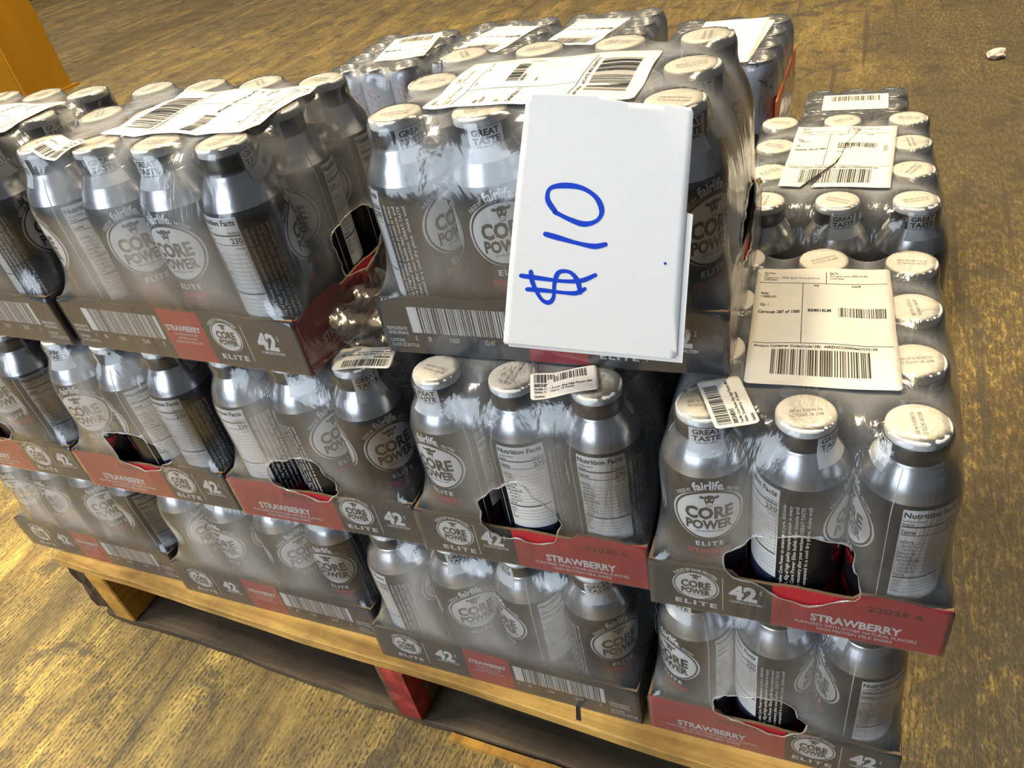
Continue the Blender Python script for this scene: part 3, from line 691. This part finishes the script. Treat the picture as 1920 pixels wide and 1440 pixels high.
# ------------------------------------------------------------------ shipping labels and stickers (stuck to the film)
def ship_art(kind):
    """artwork of a 4 x 6 inch label, origin at its centre, y up"""
    s = Print(); a, b = 0.0508, 0.0762; k = 'print_black'
    y1 = b - 0.021; y2 = -b + 0.047
    s.rect(-a + 0.003, y1, a - 0.003, y1 + 0.0005, k); s.rect(0.003, y1, 0.0035, b - 0.003, k)
    s.rect(-0.0145, y2, -0.0140, y1, k); s.rect(-a + 0.003, y2, a - 0.003, y2 + 0.0005, k)
    s.text('Ship From:', -a + 0.006, b - 0.0065, 0.0027, k, bold=0.02); s.text('LLC', -a + 0.006, b - 0.0100, 0.0027, k, bold=0.012)
    s.text('Logistics 1200 East Philadelphia', -a + 0.006, b - 0.0135, 0.0027, k, 0, 0.043); s.text('United States', -a + 0.006, b - 0.0170, 0.0027, k, bold=0.012)
    s.text('Ship To:', 0.006, b - 0.0065, 0.0027, k, bold=0.02); s.text('Amazon.com SERVICES', 0.006, b - 0.0100, 0.0027, k, 0, 0.028); s.text('United States', 0.006, b - 0.0135, 0.0027, k, bold=0.012)
    s.text('PO#:', -0.006, y1 - 0.0045, 0.0027, k, bold=0.02); s.text('Code:98', 0.022, y1 - 0.0045, 0.0027, k, bold=0.02)
    s.text('Model :', -a + 0.005, y1 - 0.018, 0.0031, k, bold=0.02); s.text('11620021470', -a + 0.005, y1 - 0.0225, 0.0031, k, bold=0.02)
    s.text('Qty : 1', -a + 0.005, y1 - 0.034, 0.0035, k, bold=0.02)
    s.text({'a': 'Carton#: 287 of 1000', 'b': 'Carton#: 303 of 1000'}.get(kind, 'Carton#: 278 of 1000'), -a + 0.004, y1 - 0.0435, 0.0035, k, 0, 0.031, bold=0.03)
    if kind != 'b':
        s.text('B5801SLM', -0.010, y1 - 0.042, 0.0036, k, 0, 0.0165, bold=0.03); s.barcode(0.012, y1 - 0.048, 0.045, y1 - 0.036, k, 0, 3, 26)
    else:
        s.barcode(-0.004, y1 - 0.036, 0.034, y1 - 0.026, k, 0, 9, 26); s.text('B0855NBDH3', -0.004, y1 - 0.040, 0.0031, k, bold=0.02); s.text('NewItem', -0.004, y1 - 0.050, 0.0024, k, bold=0.012)
        s.barcode(0.040, y1 - 0.044, 0.044, y1 - 0.032, k, 0, 2, 4)
    s.text('Amazon Container Code(Code128):  AMZNCC00004667075105', -a + 0.004, y2 - 0.0050, 0.0029, k, 0, 0.084, bold=0.02)
    s.barcode(-0.034, -b + 0.010, 0.032, y2 - 0.008, k, 0, {'a': 7, 'b': 8}.get(kind, 6), 44)
    return s
def sticker_art():
    s = Print(); k = 'print_black'; a, b = 0.0255, 0.0150
    s.barcode(-a + 0.003, 0.0030, a - 0.008, b - 0.0025, k, 0, 4, 30)
    s.text('B0855NBDH3', -a + 0.003, -0.0015, 0.0033, k, 0, None, 'L', 0.02)
    s.text('Fairlife Core Power Elite High Protein Milk', -a + 0.003, -0.0050, 0.0022, k, 0, 0.044, 'L', 0.015); s.text('Shake, Strawberry, 14 Ounce', -a + 0.003, -0.0082, 0.0022, k, 0, 0.030, 'L', 0.015)
    s.text('NewItem', -a + 0.003, -0.0132, 0.0028, k, 0, None, 'L', 0.01)
    return s
def rrect(a, b, r, n=5, extra=None):
    P = []
    for cx, cy, a0 in ((a - r, b - r, 0), (-a + r, b - r, 90), (-a + r, -b + r, 180), (a - r, -b + r, 270)):
        for k in range(n + 1):
            t = math.radians(a0 + 90 * k / n); P.append((cx + r * math.cos(t), cy + r * math.sin(t)))
    return P
def stick(pack, name, printname, wx, wy, yaw, art, a, b, label, caps, amp=0.0022, seed=0, outline=None, lift=0.0012, paper='label_paper', edge=0.0, top=None, step=0.0075):
    """a paper label resting on the caps of a pack; wx, wy, yaw in world; its surface dips between the caps"""
    root = packs[pack]; iv = (Matrix.Translation(root.location) @ Matrix.Rotation(root.rotation_euler.z, 4, 'Z')).inverted()
    th = (HT if top is None else top); zb = root.location.z + th * root.scale.z + lift
    pts = np.array(caps(root)); ca, sa = math.cos(yaw), math.sin(yaw); ph = seed * 1.3
    def f(x, y, l):
        X = wx + ca * x - sa * y; Y = wy + sa * x + ca * y
        d = np.sqrt(((X[:, None] - pts[:, 0]) ** 2 + (Y[:, None] - pts[:, 1]) ** 2).min(1)); t = np.clip((d - 0.016) / 0.026, 0, 1); t = t * t * (3 - 2 * t)
        z = zb - amp * t + 0.0006 * np.sin(X * 70 + ph) * np.sin(Y * 55 + ph) + l
        z = z - edge * np.clip((np.abs(y) / b - 0.8) / 0.2, 0, 1) ** 2 * t
        Pw = np.stack([X, Y, z, np.ones_like(X)], 1) @ np.array(iv.transposed()); return Pw[:, :3]
    s = Print()
    for poly in (outline or [rrect(a, b, 0.003)]): s.poly(poly, paper, 0.0)
    me = s.build(name, f, step, step)
    for p in me.polygons: p.use_smooth = True
    o = obj(name, me, root); o['label'] = label
    if root.scale.x != 1 or root.scale.z != 1: pass
    md = o.modifiers.new('thickness', 'SOLIDIFY'); md.thickness = 0.00015; md.offset = -1
    if art is not None: obj(printname, art.build(printname, lambda x, y, l: f(x, y, l + 0.00022), step, step), o)
    return o
def bottlecaps(root):
    fx = frame((root.location.x, root.location.y, 0, root.rotation_euler.z)); return [fx((i - 1.5) * PITCH, (j - 1) * PITCH) for i in range(4) for j in range(3)]
SA, SB = 0.0508, 0.0762
stick('M4', 'shipping_label', 'label_print', 0.4478, 0.128, 0.055, ship_art('a'), SA, SB + 0.002, 'white shipping label with two barcodes', bottlecaps, 0.0012, 1)
tear = [[(-0.0508, -0.0762), (-0.030, -0.0762), (-0.024, -0.062), (-0.012, -0.040), (-0.003, -0.022), (0.001, -0.002), (0.004, 0.030), (0.010, 0.050), (0.016, 0.0762), (-0.0508, 0.0762)],
        [(-0.020, -0.0762), (0.0508, -0.0762), (0.0508, 0.0762), (0.0165, 0.0762), (0.0105, 0.050), (0.0045, 0.030), (0.0015, -0.002), (-0.001, -0.022), (-0.008, -0.042), (-0.016, -0.062)]]
stick('N', 'shipping_label', 'label_print', 0.4470, 0.4385, -0.045, ship_art('b'), SA, SB, 'white shipping label torn from its lower edge', bottlecaps, 0.0014, 2, tear)
stick('T1', 'shipping_label', 'label_print', -0.037, 0.110, -1.5708 - 0.04, ship_art('c'), SA, SB, 'white shipping label lying crosswise', bottlecaps, 0.0022, 3, edge=0.0008)
stick('T2', 'shipping_label', 'label_print', 0.2475, 0.143, 1.5708 + 0.03, ship_art('b'), SA + 0.001, SB, 'creased white shipping label lying crosswise', bottlecaps, 0.0022, 4, edge=0.0008)
stick('T0', 'shipping_label', 'label_print', -0.335, 0.112, -1.5708 - 0.05, ship_art('c'), SA, SB, 'white shipping label lying crosswise', bottlecaps, 0.0022, 5, edge=0.0008)
ST = sticker_art()
stick('M4', 'barcode_sticker', 'sticker_print', 0.3935, 0.0245, 1.5708 + 0.42, ST, 0.0255, 0.0150, 'small rounded white sticker over the left cap', bottlecaps, 0.0015, 6, lift=0.0018)
stick('M3', 'barcode_sticker', 'sticker_print', 0.2735, 0.0285, 0.34, ST, 0.0255, 0.0150, 'small rounded white sticker between two caps', bottlecaps, 0.003, 7, lift=0.0018)
stick('M2', 'barcode_sticker', 'sticker_print', 0.0945, 0.0345, 0.25 + 3.14, ST, 0.0255, 0.0150, 'small rounded white sticker over the right cap', bottlecaps, 0.002, 8, lift=0.0018)
stick('T1', 'barcode_sticker', 'sticker_print', -0.1430, 0.0420, -0.32 + 3.14, ST, 0.0255, 0.0150, 'small rounded white sticker by the left front cap', bottlecaps, 0.006, 9, lift=0.0018)

# ------------------------------------------------------------------ price sign
ZT = ZP
def sign():
    BL, BR, TL_, TR = (Vector((0.2385, 0.012, 0.4205 + ZT)), Vector((0.3628, 0.012, 0.4195 + ZT)), Vector((0.2690, 0.0545, 0.5845 + ZT)), Vector((0.3710, 0.0545, 0.5728 + ZT)))
    nrm = (BR - BL).cross(TL_ - BL).normalized()
    def f(x, y, l):                                           # x, y in 0..1 across and up the sheet
        P = []
        for u, v, q in zip(x, y, l):
            p = BL * (1 - u) * (1 - v) + BR * u * (1 - v) + TL_ * (1 - u) * v + TR * u * v
            bow = 0.003 * math.sin(math.pi * v)
            cr = max(0, u + v - 1.72) / 0.28; p = p + nrm * (q + bow + 0.006 * cr * cr) + Vector((0, 0, -0.003)) * cr * cr
            P.append(p[:])
        return np.array(P)
    root = bpy.data.objects.new('price_sign', None); C.objects.link(root); root.location = (0.30, 0.012, 0.4205 + ZT)
    tag(root, 'white paper price sign with blue handwritten 10 dollar price', 'price sign')
    off = np.array(root.location)
    s = Print(); s.poly([(0, 0.012), (0.012, 0), (0.985, 0), (1, 0.015), (1, 0.985), (0.985, 1), (0.80, 0.985), (0.62, 0.985), (0.45, 0.998), (0.012, 1), (0, 0.985)], 'sign_paper', 0)
    o = obj('paper_sheet', s.build('paper_sheet', lambda x, y, l: f(x, y, l) - off, 0.04, 0.04), root)
    for p in o.data.polygons: p.use_smooth = True
    md = o.modifiers.new('thickness', 'SOLIDIFY'); md.thickness = 0.0003; md.offset = -1
    s = Print(); s.poly([(0.03, -0.012), (1.03, -0.020), (1.035, 0.60), (0.9, 0.62), (0.03, 0.60)], 'sign_paper', -0.0012)
    o2 = obj('backing_sheet', s.build('backing_sheet', lambda x, y, l: f(x, y, l) - off, 0.04, 0.04), root)
    md = o2.modifiers.new('thickness', 'SOLIDIFY'); md.thickness = 0.0003; md.offset = -1
    # marker strokes, in photo-like sheet coordinates (u right, v up), reading sideways
    def stroke(name, pts, wd, closed=False):
        P = np.array(pts, float); k = len(P); Q = []
        seq = list(range(k)) if closed else list(range(k - 1))
        for i in seq:
            p0, p1, p2, p3 = (P[(i - 1) % k] if closed else P[max(i - 1, 0)]), P[i], P[(i + 1) % k], (P[(i + 2) % k] if closed else P[min(i + 2, k - 1)])
            for t in np.linspace(0, 1, 10, endpoint=False): Q.append(0.5 * ((2 * p1) + (-p0 + p2) * t + (2 * p0 - 5 * p1 + 4 * p2 - p3) * t * t + (-p0 + 3 * p1 - 3 * p2 + p3) * t ** 3))
        if not closed: Q.append(P[-1])
        else: Q.append(Q[0])
        Q = np.array(Q); asp = 1.42; T = np.gradient(Q, axis=0); T[:, 1] *= asp; T /= np.linalg.norm(T, axis=1)[:, None] + 1e-9
        Nn = np.stack([-T[:, 1], T[:, 0] / asp], 1); ww = wd * (1 + 0.15 * np.sin(np.arange(len(Q)) * 0.25))[:, None]
        V = np.concatenate([Q + Nn * ww, Q - Nn * ww]); m = len(Q); F = [(i, i + 1, m + i + 1, m + i) for i in range(m - 1)]
        s = Print(); s.tri(V, F, 'marker_blue', 0.0003); s.disc(Q[0][0], Q[0][1], wd, wd / asp, 'marker_blue', 0.00032, 12); s.disc(Q[-1][0], Q[-1][1], wd, wd / asp, 'marker_blue', 0.00032, 12)
        oo = obj(name, s.build(name, lambda x, y, l: f(x, y, l) - off), root); oo['label'] = 'blue marker stroke'
    def uv(px, py):                                           # where a mark sits on the sheet, from its place between the four corners
        c = [np.array(q, float) for q in ((947, 645), (1270, 675), (988, 170), (1305, 192))]; u, v = 0.5, 0.5
        for _ in range(25):
            p = c[0] * (1 - u) * (1 - v) + c[1] * u * (1 - v) + c[2] * (1 - u) * v + c[3] * u * v
            du = (c[1] - c[0]) * (1 - v) + (c[3] - c[2]) * v; dv = (c[2] - c[0]) * (1 - u) + (c[3] - c[1]) * u
            d = np.linalg.solve(np.stack([du, dv], 1), np.array([px, py]) - p); u += d[0]; v += d[1]
        return (u, v)
    cr = lambda pts: [uv(640 + x * 0.4861, y * 0.4861) for x, y in pts]
    stroke('digit_zero', cr([(845, 775), (815, 730), (825, 690), (880, 680), (950, 690), (1005, 725), (1028, 775), (1010, 812), (960, 825), (900, 805), (845, 778)]), 0.0135)
    stroke('digit_one', cr([(808, 862), (870, 880), (940, 900), (1000, 912), (1042, 905)]), 0.0135)
    stroke('dollar_curve', cr([(750, 1012), (758, 1060), (790, 1125), (820, 1142), (840, 1120), (845, 1060), (862, 1016), (905, 1015), (935, 1050), (945, 1100)]), 0.0125)
    stroke('dollar_bar', cr([(710, 1028), (790, 1040), (880, 1052), (950, 1050), (1003, 1028)]), 0.0125)
    stroke('dollar_bar', cr([(735, 1085), (800, 1090), (880, 1100), (930, 1102), (962, 1085)]), 0.0125)
    d = uv(640 + 1263 * 0.4861, 981 * 0.4861); s = Print(); s.disc(d[0], d[1], 0.008, 0.0056, 'marker_blue', 0.0003, 12)
    obj('ink_dot', s.build('ink_dot', lambda x, y, l: f(x, y, l) - off), root)
sign()

# ------------------------------------------------------------------ can packs at the back
CP = 0.0622; CR = 0.0305
CPROF = [(0.022, 0.0), (0.0245, 0.001), (0.029, 0.007), (CR, 0.012), (CR, 0.103), (0.0290, 0.110), (0.0262, 0.1165)]
can_me = lathe('can', CPROF, ['can_white'], 28)
def lid():
    prof = [(0.0262, 0.1165), (0.0266, 0.119), (0.0266, 0.1212), (0.0258, 0.1218), (0.0248, 0.1212), (0.0240, 0.1165), (0.0225, 0.1160), (0.0218, 0.1168), (0.001, 0.1168)]
    return lathe('lid', prof, ['can_silver'], 28)
lid_me = lid()
bm = bmesh.new(); bmesh.ops.create_cone(bm, cap_ends=True, segments=16, radius1=0.0075, radius2=0.007, depth=0.0012, matrix=Matrix.Translation((0.003, 0, 0.1178)) @ Matrix.Diagonal((1.5, 1, 1, 1)))
tab_me = bm_mesh('pull_tab', bm, ['can_silver'])
CTL, CTW, CTH = 4 * CP + 0.006, 3 * CP + 0.006, 0.030
def can_tray():
    bm = bmesh.new(); a, b, t = CTL / 2, CTW / 2, 0.0025
    box_bm(bm, -a, -b, 0, a, b, 0.002, 0)
    box_bm(bm, -a, -b, 0, a, -b + t, 0.070, 1); box_bm(bm, -a, b - t, 0, a, b, 0.070, 1); box_bm(bm, -a, -b, 0, -a + t, b, CTH, 0); box_bm(bm, a - t, -b, 0, a, b, CTH, 0)
    return bm_mesh('cardboard_tray', bm, ['can_tray_white', 'can_tray_orange'])
ctray_me = can_tray()
s = Print(); s.barcode(CTW * 0.55, 0.006, CTW * 0.95, 0.024, 'print_black', 0, 12, 30)
ctray_pr = s.build('tray_barcode', lambda x, y, l: np.stack([0 * x - CTL / 2 - 0.0003, CTW / 2 - x, y], 1))
CFP = [(r, z + 0.002) for r, z in CPROF] + [(0.0266, 0.119 + 0.002), (0.0258, 0.1238), (0.0, 0.1238)]
can_film = film_mesh('shrink_film', 4, 3, CP, CFP, 0.1238, CTL, CTW, CTH, 8, (), 0.0055, 0.00003, 140, 0.35)
CTOP = 0.1238 + 0.0011
def add_can_pack(key, label, x, yfront, z, yaw, seed, full=True, sc=(1, 1, 1)):
    root = bpy.data.objects.new('shrink_wrapped_can_pack', None); C.objects.link(root)
    cy = yfront + 1.5 * CP * sc[0]
    root.location = (x, cy, z + ZP); root.rotation_euler = (0, 0, yaw + math.pi / 2); root.scale = sc
    tag(root, label, 'can pack', 'shrink-wrapped can packs')
    t = obj('cardboard_tray', ctray_me, root)
    if full: obj('tray_barcode', ctray_pr, t)
    fl = obj('shrink_film', can_film, root)
    rnd = random.Random(seed)
    for i in range(4):
        for j in range(3):
            c = obj('can', can_me, root, ((i - 1.5) * CP, (j - 1) * CP, 0.002), rnd.uniform(0, 6.28))
            obj('lid', lid_me, c)
            if full: obj('pull_tab', tab_me, c)
    packs[key] = root
LYR = 0.1252
CANS = [('c1', -0.362, 0.876, 'leftmost of the three can packs in the back row'), ('c2', -0.163, 0.902, 'middle of the three can packs in the back row'), ('c3', 0.036, 0.902, 'right one of the three can packs in the back row'), ('cH', 0.2600, 0.792, 'can pack with blank white sheets on top, behind the price sign pack')]
for n_, (k, x, y, lab) in enumerate(CANS):
    for ly in (0, 1, 2):
        lb = lab if ly == 2 else {0: 'lowest', 1: 'second'}[ly] + ' can pack of the ' + {'c1': 'left', 'c2': 'middle', 'c3': 'right', 'cH': 'blank-sheet'}[k] + ' stack in the back row'
        add_can_pack(k if ly == 2 else k + str(ly), lb, x, y, ly * LYR, 0.0 if k != 'cH' else -0.015, n_ * 3 + ly, ly == 2 or k == 'cH')
add_can_pack('cR', 'low can pack with a barcode label behind the torn-label pack', 0.4570, 1.007, 0.0, 0.0, 31, True, (0.97, 0.97, 1.42))
def cancaps(root):
    fx = frame((root.location.x, root.location.y, 0, root.rotation_euler.z)); return [fx((i - 1.5) * CP, (j - 1) * CP) for i in range(4) for j in range(3)]
stick('c1', 'shipping_label', 'label_print', -0.339, 0.978, 3.1416 + 0.20, ship_art('c'), SA, SB, 'white shipping label', cancaps, 0.001, 11, top=CTOP)
stick('c2', 'shipping_label', 'label_print', -0.160, 0.985, -0.20, ship_art('c'), SA, SB, 'white shipping label', cancaps, 0.001, 12, top=CTOP)
stick('c3', 'shipping_label', 'label_print', 0.012, 0.985, -0.18, ship_art('c'), SA, SB, 'white shipping label', cancaps, 0.001, 13, top=CTOP)
stick('cH', 'blank_sheet', '', 0.2655, 0.873, -0.03, None, SA, 0.108, 'blank cream paper sheet', cancaps, 0.001, 14, top=CTOP)
stick('cH', 'blank_sheet', '', 0.2705, 0.868, -0.08, None, SA, 0.100, 'blank cream paper sheet underneath', cancaps, 0.001, 14, top=CTOP, lift=0.0007)
s = Print(); s.barcode(-0.040, 0.006, 0.040, 0.030, 'print_black', 0, 21, 40)
root = packs['cR']; root_s = tuple(root.scale)
iv = None
def cr_label():
    a, b = 0.055, 0.038; z = (CTOP + 0.0006)
    def f(x, y, l):
        X = (0.457 + x - root.location.x); Y = (1.137 + y - root.location.y)
        lx, ly = Y / root_s[0], -X / root_s[1]                 # the pack is turned a quarter turn
        return np.stack([lx, ly, z + l + 0 * x], 1)
    p = Print(); p.poly(rrect(a, b, 0.003), 'label_paper', 0); o = obj('shipping_label', p.build('shipping_label', f), root); o['label'] = 'white label with one wide barcode'
    obj('label_print', s.build('label_print', lambda x, y, l: f(x, y, l + 0.0002)), o)
cr_label()

# ------------------------------------------------------------------ pallet
def pallet():
    yaw = -0.045; root = bpy.data.objects.new('wooden_pallet', None); C.objects.link(root)
    root.location = (-0.512, -0.0065, 0); root.rotation_euler = (0, 0, yaw)
    tag(root, 'worn yellow pine pallet under the bottle packs', 'pallet')
    rnd = random.Random(2); Lp, Dp, tb = 1.03, 1.30, 0.016
    def board(name, x0, y0, z0, x1, y1, z1, mats, wob=0.0, seg=24):
        bm = bmesh.new(); rings = []
        ph = rnd.uniform(0, 6)
        for k in range(seg + 1):
            x = x0 + (x1 - x0) * k / seg; w1 = wob * (math.sin(k * 0.55 + ph) * 0.6 + rnd.uniform(-0.5, 0.5)); w2 = wob * 0.5 * math.sin(k * 0.4 + ph * 2)
            bv = 0.0012
            prof = [(y0 + w1 + bv, z0 + abs(w2)), (y1, z0), (y1, z1), (y0 + w1 + bv, z1), (y0 + w1, z1 - bv), (y0 + w1, z0 + bv + abs(w2))]
            rings.append([bm.verts.new((x, y, z)) for y, z in prof])
        for k in range(seg):
            for e in range(6): bm.faces.new((rings[k][e], rings[k + 1][e], rings[k + 1][(e + 1) % 6], rings[k][(e + 1) % 6]))
        bm.faces.new(rings[0]); bm.faces.new(rings[-1][::-1]); bmesh.ops.recalc_face_normals(bm, faces=bm.faces)
        return obj(name, bm_mesh(name, bm, mats), root)
    ys = [0.0, 0.175, 0.34, 0.505, 0.67, 0.835, 1.0, 1.16]
    for k, y in enumerate(ys): board('deck_board', 0, y, ZP - tb, Lp, min(y + (0.14 if k in (0, 7) else 0.12), Dp), ZP, ['pine_board'], 0.0012 if k else 0.0016)
    for k, y in enumerate((0.004, 0.6, 1.15)): board('bottom_board', 0.02, y, 0.0, Lp - 0.01, y + 0.13, 0.014, ['shaded_old_board'], 0.004)
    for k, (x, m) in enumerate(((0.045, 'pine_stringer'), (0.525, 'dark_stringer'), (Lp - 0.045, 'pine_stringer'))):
        bm = bmesh.new(); box_bm(bm, x, 0.0, 0.0145, x + 0.038, Dp - 0.01, ZP - tb - 0.0002, 0)
        bmesh.ops.bevel(bm, geom=bm.edges[:], offset=0.002, segments=1, affect='EDGES')
        st = obj('stringer', bm_mesh('stringer', bm, [m]), root)
        if k == 1:                                             # old red paint on the stringer's end
            bm = bmesh.new(); box_bm(bm, x + 0.008, -0.0008, 0.0160, x + 0.0388, 0.022, ZP - tb - 0.0004, 0)
            obj('red_paint', bm_mesh('red_paint', bm, ['red_paint']), st)['label'] = 'flaking red paint on the end'
    bm = bmesh.new(); box_bm(bm, -0.002, 0.006, 0.0145, 0.042, 0.30, ZP - tb - 0.004, 0)
    bmesh.ops.subdivide_edges(bm, edges=bm.edges[:], cuts=5, use_grid_fill=True)
    for v in bm.verts: v.co += Vector((rnd.uniform(-1, 1), rnd.uniform(-1, 1), 0)) * 0.003
    o = obj('side_block', bm_mesh('side_block', bm, ['bark']), root); o['label'] = 'dark bark-edged piece nailed beside the stringer'
    bm = bmesh.new(); box_bm(bm, 0.60, -0.006, 0.0, 0.90, 0.003, 0.012, 0)
    for v in bm.verts:
        if v.co.x < 0.7: v.co.z *= 0.5
    obj('splinter_strip', bm_mesh('splinter_strip', bm, ['pine_stringer']), root)
    s = Print(); pts = [(0.770, 0.003), (0.775, 0.003), (0.762, 0.034), (0.758, 0.034)]; s.poly(pts, 'print_black', 0)
    obj('crayon_mark', s.build('crayon_mark', lambda x, y, l: np.stack([x, y, 0 * x + ZP + 0.0004], 1)), root)['label'] = 'short black crayon mark'
pallet()

# ------------------------------------------------------------------ floor, post and odds and ends
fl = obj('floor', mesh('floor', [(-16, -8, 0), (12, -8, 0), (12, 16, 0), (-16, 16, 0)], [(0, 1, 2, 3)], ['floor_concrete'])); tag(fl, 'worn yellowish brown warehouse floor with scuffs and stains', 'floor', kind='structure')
def post():
    root = bpy.data.objects.new('steel_post', None); C.objects.link(root); root.location = (-3.40, 2.4, 0)
    tag(root, 'orange-yellow painted steel post at the upper left', 'post')
    bm = bmesh.new(); box_bm(bm, -0.36, 0, 0.012, 0, 0.30, 2.6); bmesh.ops.bevel(bm, geom=[e for e in bm.edges if abs(e.verts[0].co.z - e.verts[1].co.z) > 1], offset=0.012, segments=3, affect='EDGES')
    obj('post_tube', bm_mesh('post_tube', bm, ['post_paint']), root)
    bm = bmesh.new(); box_bm(bm, -0.40, -0.04, 0.0, 0.02, 0.32, 0.012); obj('base_plate', bm_mesh('base_plate', bm, ['post_paint']), root)
post()
def crumple(name, loc, size, m, label, cat):
    bm = bmesh.new(); bmesh.ops.create_icosphere(bm, subdivisions=2, radius=1); rnd = random.Random(name)
    for v in bm.verts: v.co = Vector((v.co.x * size[0], v.co.y * size[1], v.co.z * size[2])) * rnd.uniform(0.6, 1.1)
    z0 = min(v.co.z for v in bm.verts)
    for v in bm.verts: v.co.z -= z0
    tag(obj(name, bm_mesh(name, bm, [m]), None, loc), label, cat)
crumple('paper_scrap', (0.829, 2.305, 0), (0.03, 0.03, 0.014), 'scrap_white', 'crumpled pale scrap lying alone on the floor at right', 'scrap')

def bin_():
    root = bpy.data.objects.new('storage_bin', None); C.objects.link(root); root.location = (-7.25, 5.75, 0)
    tag(root, 'black bin on the floor at the far upper left by the post', 'bin')
    bm = bmesh.new(); box_bm(bm, -0.20, -0.15, 0, 0.20, 0.15, 0.26)
    for v in bm.verts:
        if v.co.z < 0.1: v.co.x *= 0.85; v.co.y *= 0.85
    obj('bin_body', bm_mesh('bin_body', bm, ['far_black']), root)
    bm = bmesh.new(); box_bm(bm, -0.215, -0.165, 0.26, 0.215, 0.165, 0.285); obj('bin_rim', bm_mesh('bin_rim', bm, ['far_black']), root)
bin_()
def film_flap():                                              # loose crumpled end of film hanging at the right end of the left top pack
    root = packs['T1']; bm = bmesh.new(); bmesh.ops.create_grid(bm, x_segments=22, y_segments=16, size=1); rnd = random.Random(9)
    for v in bm.verts:
        u, t = v.co.x, v.co.y
        v.co = Vector((0.1420 + 0.012 * (1 - t) + 0.004 * math.sin(7 * u + 3 * t) + rnd.uniform(-1, 1) * 0.0018, -0.030 + 0.045 * u, 0.022 + 0.012 * t + 0.003 * math.sin(9 * u) + rnd.uniform(-1, 1) * 0.0012))
    o = obj('film_flap', bm_mesh('film_flap', bm, ['film_edge'], True), root); o['label'] = 'loose crumpled end of the film'
film_flap()
